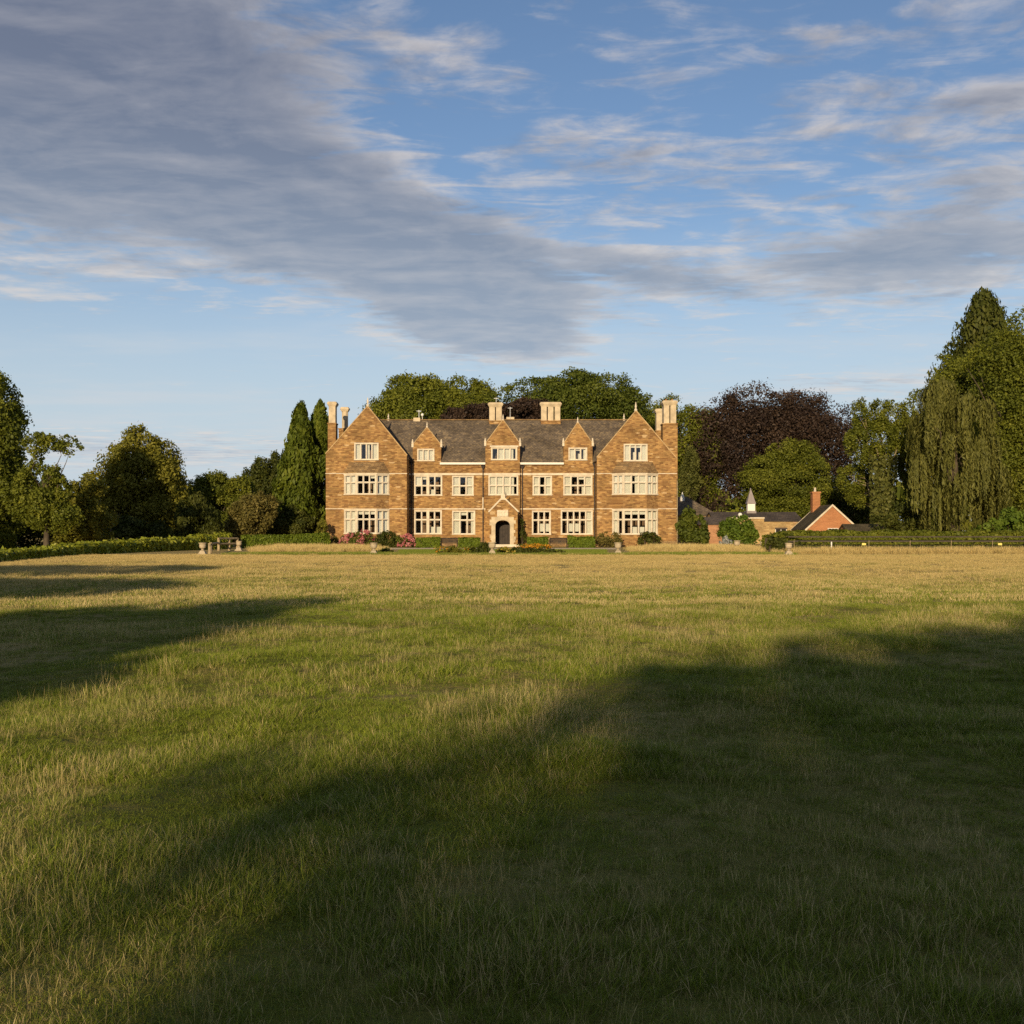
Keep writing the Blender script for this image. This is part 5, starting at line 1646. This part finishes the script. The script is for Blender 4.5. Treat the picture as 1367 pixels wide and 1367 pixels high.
tree_at('beech_tree', 'broad beech behind the viewpoint on the right', [
    (1.5, -50, 8.4, 13.4, 9, 5.5), (-2.3, -50, 12.4, 11.4, 8, 2.7), (-.3, -50, 14.0, 9.8, 7, 2.0), (6, -50, 14.6, 9.4, 7, 2.0), (15, -51, 13.8, 9, 8, 2.8), (3, -50, 6, 12, 9, 4.5)], 'oak', 50000, .42, .8,
    loose=([(7, -50, 16.2, 8, 6, 1.7), (14, -51, 16.4, 7, 7, 1.8)], 450))
tree_at('beech_tree', 'second broad beech behind the viewpoint further right', [
    (26, -50, 10, 9, 8, 6.5), (32, -52, 9, 9, 8, 6.5), (22, -54, 8, 9, 8, 5), (28, -50, 6, 10, 8, 5)], 'oak', 22000, .45, .7)
tree_at('lime_tree', 'pointed tree behind the viewpoint on the left', [
    (-17.6, -32, 12.6, 1.9, 1.6, 1.4), (-18.4, -32, 11.6, 3.7, 3, 1.6), (-18.8, -32, 10.6, 4.5, 4.5, 1.7), (-19.3, -32.5, 9.2, 5.1, 5, 1.9), (-19.2, -32.5, 8.5, 5.3, 5, 1.9), (-19.5, -32, 7, 5.5, 5, 2.5), (-20, -32, 4.5, 5.0, 4.5, 2.5)], 'green', 16000, .34)
tree_at('lime_tree', 'flat layered tree beside the viewpoint on the left', [
    cast(-18.0, 47.5, 13.6, 5.2, .75), cast(-25, 45, 13.4, 6, 1.8), cast(-24, 38, 11.8, 5.0, 1.6), (-36, -12, 8, 6, 5, 4)], 'oak', 9000, .36)
tree_at('lime_tree', 'layered tree left of the viewpoint nearer the field', [
    cast(-15.2, 33.5, 11.4, 4.8, .62), cast(-21, 32, 11.2, 4.5, 1.2), (-29, -17, 7.5, 5, 4, 3.5)], 'oak', 8000, .34)
for i, (x, y, h, w, lab) in enumerate(((-63, 84, 11.0, 7, 'bushy tree beyond the left edge of the picture'),
                                 (-50, 58, 10.0, 5.5, 'low tree beyond the left edge nearer the viewpoint'))):
    tree_at('field_tree', lab, [(x + 1, y, h * .68, w * .8, w * .8, h * .32), (x - 2, y, h * .5, w, w, h * .34), (x + 2, y, h * .42, w * .9, w * .9, h * .34), (x, y, h * .4, w, w, h * .4)], 'oak', 14000, .36)

# ------------------------------------------------------------------ grass of the field
def grass_mat(name, gd, gm, gl, sd, sl, bias=0.0):
    m, T, p = new_mat(name)
    g, P, patch, far = grass_colour(T)
    ti = T.new('ShaderNodeAttribute', attribute_name='tint').outputs['Fac']
    dr = T.new('ShaderNodeAttribute', attribute_name='dry').outputs['Fac']
    ri = T.new('ShaderNodeObjectInfo').outputs['Random']
    t = T.m('ADD', T.m('MULTIPLY', ti, 0.6), T.m('MULTIPLY', ri, 0.4))
    r = T.new('ShaderNodeValToRGB'); e = r.color_ramp.elements
    e[0].color = c4(gd); e[1].color = c4(gl); q = e.new(0.5); q.color = c4(gm)
    T.l.new(t, r.inputs[0])
    s = T.mix(far, T.mix(t, c4((0.34, 0.255, 0.088)), c4((0.84, 0.68, 0.33))), T.mix(t, c4(sd), c4(sl)))
    dryness = T.m('ADD', T.m('ADD', dr, T.m('MULTIPLY', T.m('SUBTRACT', patch, 0.5), 1.3)), T.m('ADD', T.m('MULTIPLY', far, 0.66), bias))
    f = T.sstep(dryness, 0.46, 0.84)
    col = T.mix(f, r.outputs[0], s)
    T.l.new(col, p.inputs['Base Color'])
    p.inputs['Roughness'].default_value = 0.6
    p.inputs['Specular IOR Level'].default_value = 0.2
    tr = T.new('ShaderNodeBsdfTranslucent'); T.l.new(col, tr.inputs[0])
    mx = T.new('ShaderNodeMixShader'); mx.inputs[0].default_value = 0.25
    T.l.new(p.outputs[0], mx.inputs[1]); T.l.new(tr.outputs[0], mx.inputs[2])
    T.l.new(mx.outputs[0], T.n['Material Output'].inputs[0])
    return m


M['lawngrass'] = leafmat('lawn_blades', (0.14, 0.19, 0.022), (0.20, 0.25, 0.03), (0.29, 0.32, 0.05), trans=.25)
M['grass'] = grass_mat('grass_blades', (0.076, 0.118, 0.009), (0.195, 0.248, 0.021), (0.37, 0.41, 0.052), (0.38, 0.28, 0.095), (0.78, 0.61, 0.26))


def tuft(name, seed, nb, rad, hmin, hmax, w, lean, dry, heads=0.0, curve=0.5, mat='grass'):
    """one clump of grass; 'dry' is the share of straw-coloured blades, 'heads' the share that carry a seed head"""
    rng = np.random.default_rng(seed)
    r = rad * np.sqrt(rng.random(nb)); a = rng.uniform(0, 2 * np.pi, nb)
    bx, by = r * np.cos(a), r * np.sin(a)
    h = rng.uniform(hmin, hmax, nb)
    ld = a + rng.normal(0, 1.2, nb); lm = lean * rng.uniform(0.1, 1.3, nb) * h
    fx = rng.uniform(0, np.pi, nb)
    isdry = rng.random(nb) < dry
    h = np.where(isdry, h * 1.15, h)
    ww = w * rng.uniform(0.6, 1.3, nb) * np.where(isdry, .75, 1.0)
    head = isdry & (rng.random(nb) < heads)
    lv = [(0, 1.0), (.4, .9), (.75, .6), (1.0, .08)]
    V = []
    for f, wf in lv:
        wf_ = np.where(head, {0: .7, .4: .55, .75: .5, 1.0: .2}[f] if True else wf, wf)
        if f == .75: wf_ = np.where(head, 1.7, wf_)
        cxx = bx + np.cos(ld) * lm * f ** (1 + curve); cyy = by + np.sin(ld) * lm * f ** (1 + curve)
        zz = h * f * (1 - .25 * (lm / h) * f) - .015
        for s in (-.5, .5):
            V.append(np.stack([cxx + s * ww * wf_ * np.cos(fx), cyy + s * ww * wf_ * np.sin(fx), zz], 1))
    V = np.stack(V, 1).reshape(-1, 3)
    k = len(lv)
    base = np.arange(nb)[:, None] * 2 * k
    Fq = np.concatenate([np.stack([base[:, 0] + 2 * j, base[:, 0] + 2 * j + 1, base[:, 0] + 2 * j + 3, base[:, 0] + 2 * j + 2], 1) for j in range(k - 1)])
    me = bpy.data.meshes.new(name)
    me.vertices.add(len(V)); me.loops.add(Fq.size); me.polygons.add(len(Fq))
    me.vertices.foreach_set('co', V.astype(np.float32).ravel())
    me.loops.foreach_set('vertex_index', Fq.astype(np.int32).ravel())
    me.polygons.foreach_set('loop_start', np.arange(0, Fq.size, 4, dtype=np.int32))
    for nm, arr in (('tint', rng.random(nb)), ('dry', np.where(isdry, rng.uniform(.6, 1, nb), rng.uniform(0, .35, nb)))):
        at = me.attributes.new(nm, 'FLOAT', 'POINT'); at.data.foreach_set('value', np.repeat(arr, 2 * k).astype(np.float32))
    me.update(calc_edges=True)
    me.materials.append(M[mat])
    return bpy.data.objects.new(name, me)


def scatter(name, label, P, idx, scl, rot, tufts):
    """one object of grass: tufts set on points"""
    coll = bpy.data.collections.new(name + '_tufts')
    for o in tufts: coll.objects.link(o)
    me = bpy.data.meshes.new(name)
    me.vertices.add(len(P)); me.vertices.foreach_set('co', P.astype(np.float32).ravel())
    at = me.attributes.new('idx', 'INT', 'POINT'); at.data.foreach_set('value', idx.astype(np.int32))
    at = me.attributes.new('scl', 'FLOAT', 'POINT'); at.data.foreach_set('value', scl.astype(np.float32))
    at = me.attributes.new('rot', 'FLOAT_VECTOR', 'POINT'); at.data.foreach_set('vector', rot.astype(np.float32).ravel())
    o = bpy.data.objects.new(name, me); COL.objects.link(o)
    me.materials.append(M['grass'])
    ng = bpy.data.node_groups.new(name + '_nodes', 'GeometryNodeTree')
    ng.interface.new_socket('Geometry', in_out='INPUT', socket_type='NodeSocketGeometry')
    ng.interface.new_socket('Geometry', in_out='OUTPUT', socket_type='NodeSocketGeometry')
    N = ng.nodes; L = ng.links
    gi, go = N.new('NodeGroupInput'), N.new('NodeGroupOutput')
    ci = N.new('GeometryNodeCollectionInfo'); ci.inputs['Collection'].default_value = coll
    ci.inputs['Separate Children'].default_value = True; ci.inputs['Reset Children'].default_value = True
    ip = N.new('GeometryNodeInstanceOnPoints'); ip.inputs['Pick Instance'].default_value = True
    def na(nm, ty):
        a = N.new('GeometryNodeInputNamedAttribute'); a.data_type = ty; a.inputs['Name'].default_value = nm
        return a.outputs['Attribute']
    e2r = N.new('FunctionNodeEulerToRotation')
    L.new(na('rot', 'FLOAT_VECTOR'), e2r.inputs[0])
    L.new(gi.outputs[0], ip.inputs['Points']); L.new(ci.outputs[0], ip.inputs['Instance'])
    L.new(na('idx', 'INT'), ip.inputs['Instance Index']); L.new(e2r.outputs[0], ip.inputs['Rotation']); L.new(na('scl', 'FLOAT'), ip.inputs['Scale'])
    L.new(ip.outputs[0], go.inputs[0])
    md = o.modifiers.new('tufts', 'NODES'); md.node_group = ng
    return tag(o, label, 'grass', kind='stuff')


GR = np.random.default_rng(42)


def field_points(y0, y1, dens, margin=2.5):
    n = int(dens * (.5 * (y0 + y1) * (1367 / F) + 2 * margin) * (y1 - y0))
    # even over the ground: rejection in a trapezoid
    y = GR.uniform(y0, y1, n * 2); hw = y * (683.5 / F) + margin
    k = GR.random(n * 2) < hw / (y1 * (683.5 / F) + margin)
    y = y[k][:n]; hw = hw[k][:n]
    x = GR.uniform(-1, 1, len(y)) * hw
    return x, y


def meadow():
    near = [tuft('t00', 1, 150, .15, .015, .048, .0032, 1.2, .06), tuft('t01', 2, 150, .16, .02, .060, .0032, 1.4, .12), tuft('t02', 3, 140, .14, .015, .042, .0036, 1.1, .05),
            tuft('t03', 4, 90, .15, .03, .085, .0028, 1.0, .40, .3), tuft('t04', 5, 22, .14, .06, .16, .0021, .6, .9, .6), tuft('t05', 6, 40, .17, .03, .11, .0021, 1.1, .85, .5, .9),
            tuft('t06', 7, 100, .12, .04, .10, .0034, 1.0, .08)]
    x, y = field_points(2.6, 10.5, 190)
    X2, Y2 = field_points(10.5, 24, 70)
    x = np.concatenate([x, X2]); y = np.concatenate([y, Y2])
    p = fbm(x * .55 + 9, y * .42 + 4, 21, 3) + .12 * (vnoise(x * 2.5, y * 2.5, 8) - .5)
    q = fbm(x * .9 + 3, y * .9 + 8, 33, 2)
    rr = GR.random(len(x))
    dryp = np.clip((p - .46) * 3.0, 0.05, .42)
    idx = np.where(rr < dryp, GR.choice([3, 4, 5, 4], len(x)), np.where(q > .58, 6, GR.choice([0, 1, 2, 1], len(x))))
    scl = GR.uniform(.6, 1.4, len(x)) * (.46 + .85 * q) * np.where(y < 9, .78, 1.0)
    P = np.stack([x, y, ground_z(x, y)], 1)
    rot = np.stack([GR.normal(0, .10, len(x)), GR.normal(0, .10, len(x)), GR.uniform(0, 6.283, len(x))], 1)
    scatter('meadow_grass', 'rough meadow grass with green tufts and straw coloured stalks', P, idx, scl, rot, near)

    mid = [tuft('t10', 11, 100, .32, .03, .07, .010, 1.0, .12), tuft('t11', 12, 100, .33, .03, .09, .009, .9, .35, .3), tuft('t12', 13, 60, .30, .05, .14, .007, .6, .85, .6), tuft('t13', 14, 90, .30, .03, .07, .011, 1.0, .06)]
    x, y = field_points(24, 46, 17)
    X2, Y2 = field_points(46, 76, 11)
    x = np.concatenate([x, X2]); y = np.concatenate([y, Y2])
    p = fbm(x * .22 + 9, y * .16 + 4, 21, 3)
    dryp = np.clip((p - .36) * 2.6, .12, .75)
    rr = GR.random(len(x))
    idx = np.where(rr < dryp, GR.choice([1, 2, 2], len(x)), GR.choice([0, 3, 1], len(x)))
    scl = GR.uniform(.7, 1.2, len(x))
    P = np.stack([x, y, ground_z(x, y)], 1)
    rot = np.stack([GR.normal(0, .08, len(x)), GR.normal(0, .08, len(x)), GR.uniform(0, 6.283, len(x))], 1)
    scatter('field_grass', 'sunlit golden green grass across the far half of the field', P, idx, scl, rot, mid)

    tall = [tuft('t20', 21, 70, .30, .25, .5, .010, .3, .92, .7), tuft('t21', 22, 70, .32, .2, .42, .011, .4, .8, .6)]
    xs, ys, es = [], [], []
    for (a, b, y0, y1, n) in ((328, 522, 80, 97, 2600), (832, 1030, 80, 99, 2600), (1030, 1420, 77, 82, 1500)):
        yy = GR.uniform(y0, y1, n); xx = px(GR.uniform(a, b, n), yy)
        if a == -60:
            lim = px(20, 66) + (yy - 66) / 35 * (px(300, 101) - px(20, 66)) + 1.2
            k = xx > lim; yy = yy[k]; xx = xx[k]
        ed = np.clip(np.minimum((xx * F / yy + CXP - a) / 40 if a > 0 else 9, (b - xx * F / yy - CXP) / 40), 0, 1) * np.clip((yy - y0) / 3.5, .15, 1)
        k = GR.random(len(xx)) < ed ** 1.5; xx, yy, ed = xx[k], yy[k], ed[k]
        xs.append(xx); ys.append(yy); es.append(ed)
    ed = np.concatenate(es)
    x = np.concatenate(xs); y = np.concatenate(ys)
    P = np.stack([x, y, 0 * x], 1)
    scatter('tall_dry_grass', 'strip of tall dry golden grass between the field and the house', P, GR.integers(0, 2, len(x)), GR.uniform(.45, 1.3, len(x)) * (.75 + .25 * ed),
            np.stack([GR.normal(0, .06, len(x)), GR.normal(0, .06, len(x)), GR.uniform(0, 6.283, len(x))], 1), tall)

    lawn = [tuft('t30', 31, 90, .32, .03, .07, .014, .9, 0, mat='lawngrass'), tuft('t31', 32, 90, .30, .04, .08, .013, .9, 0, mat='lawngrass')]
    y = GR.uniform(76, 97.5, 8000); x = px(GR.uniform(536, 806, 8000), y)
    scatter('lawn_grass', 'short mown green grass of the lawn before the house', np.stack([x, y, 0 * x + .004], 1), GR.integers(0, 2, 8000), GR.uniform(.8, 1.2, 8000),
            np.stack([0 * x, 0 * x, GR.uniform(0, 6.283, 8000)], 1), lawn)
    rank = [tuft('t40', 41, 60, .3, .10, .24, .012, .5, 0, mat='lawngrass'), tuft('t41', 42, 60, .3, .08, .20, .012, .6, .35)]
    xs, ys = [], []
    for (a, b, y0, y1, n) in ((300, 530, 74.5, 79.5, 1500), (818, 1060, 74.5, 79.5, 1500), (530, 818, 74.6, 76.2, 500)):
        yy = GR.uniform(y0, y1, n); xs.append(px(GR.uniform(a, b, n), yy)); ys.append(yy)
    x = np.concatenate(xs); y = np.concatenate(ys)
    k = fbm(x * .5, y * .9, 71, 2) > .40; x, y = x[k], y[k]
    scatter('rank_grass', 'band of rank green grass along the garden edge', np.stack([x, y, 0 * x], 1), np.where(GR.random(len(x)) < .7, 0, 1), GR.uniform(.5, 1.2, len(x)),
            np.stack([0 * x, 0 * x, GR.uniform(0, 6.283, len(x))], 1), rank)


meadow()
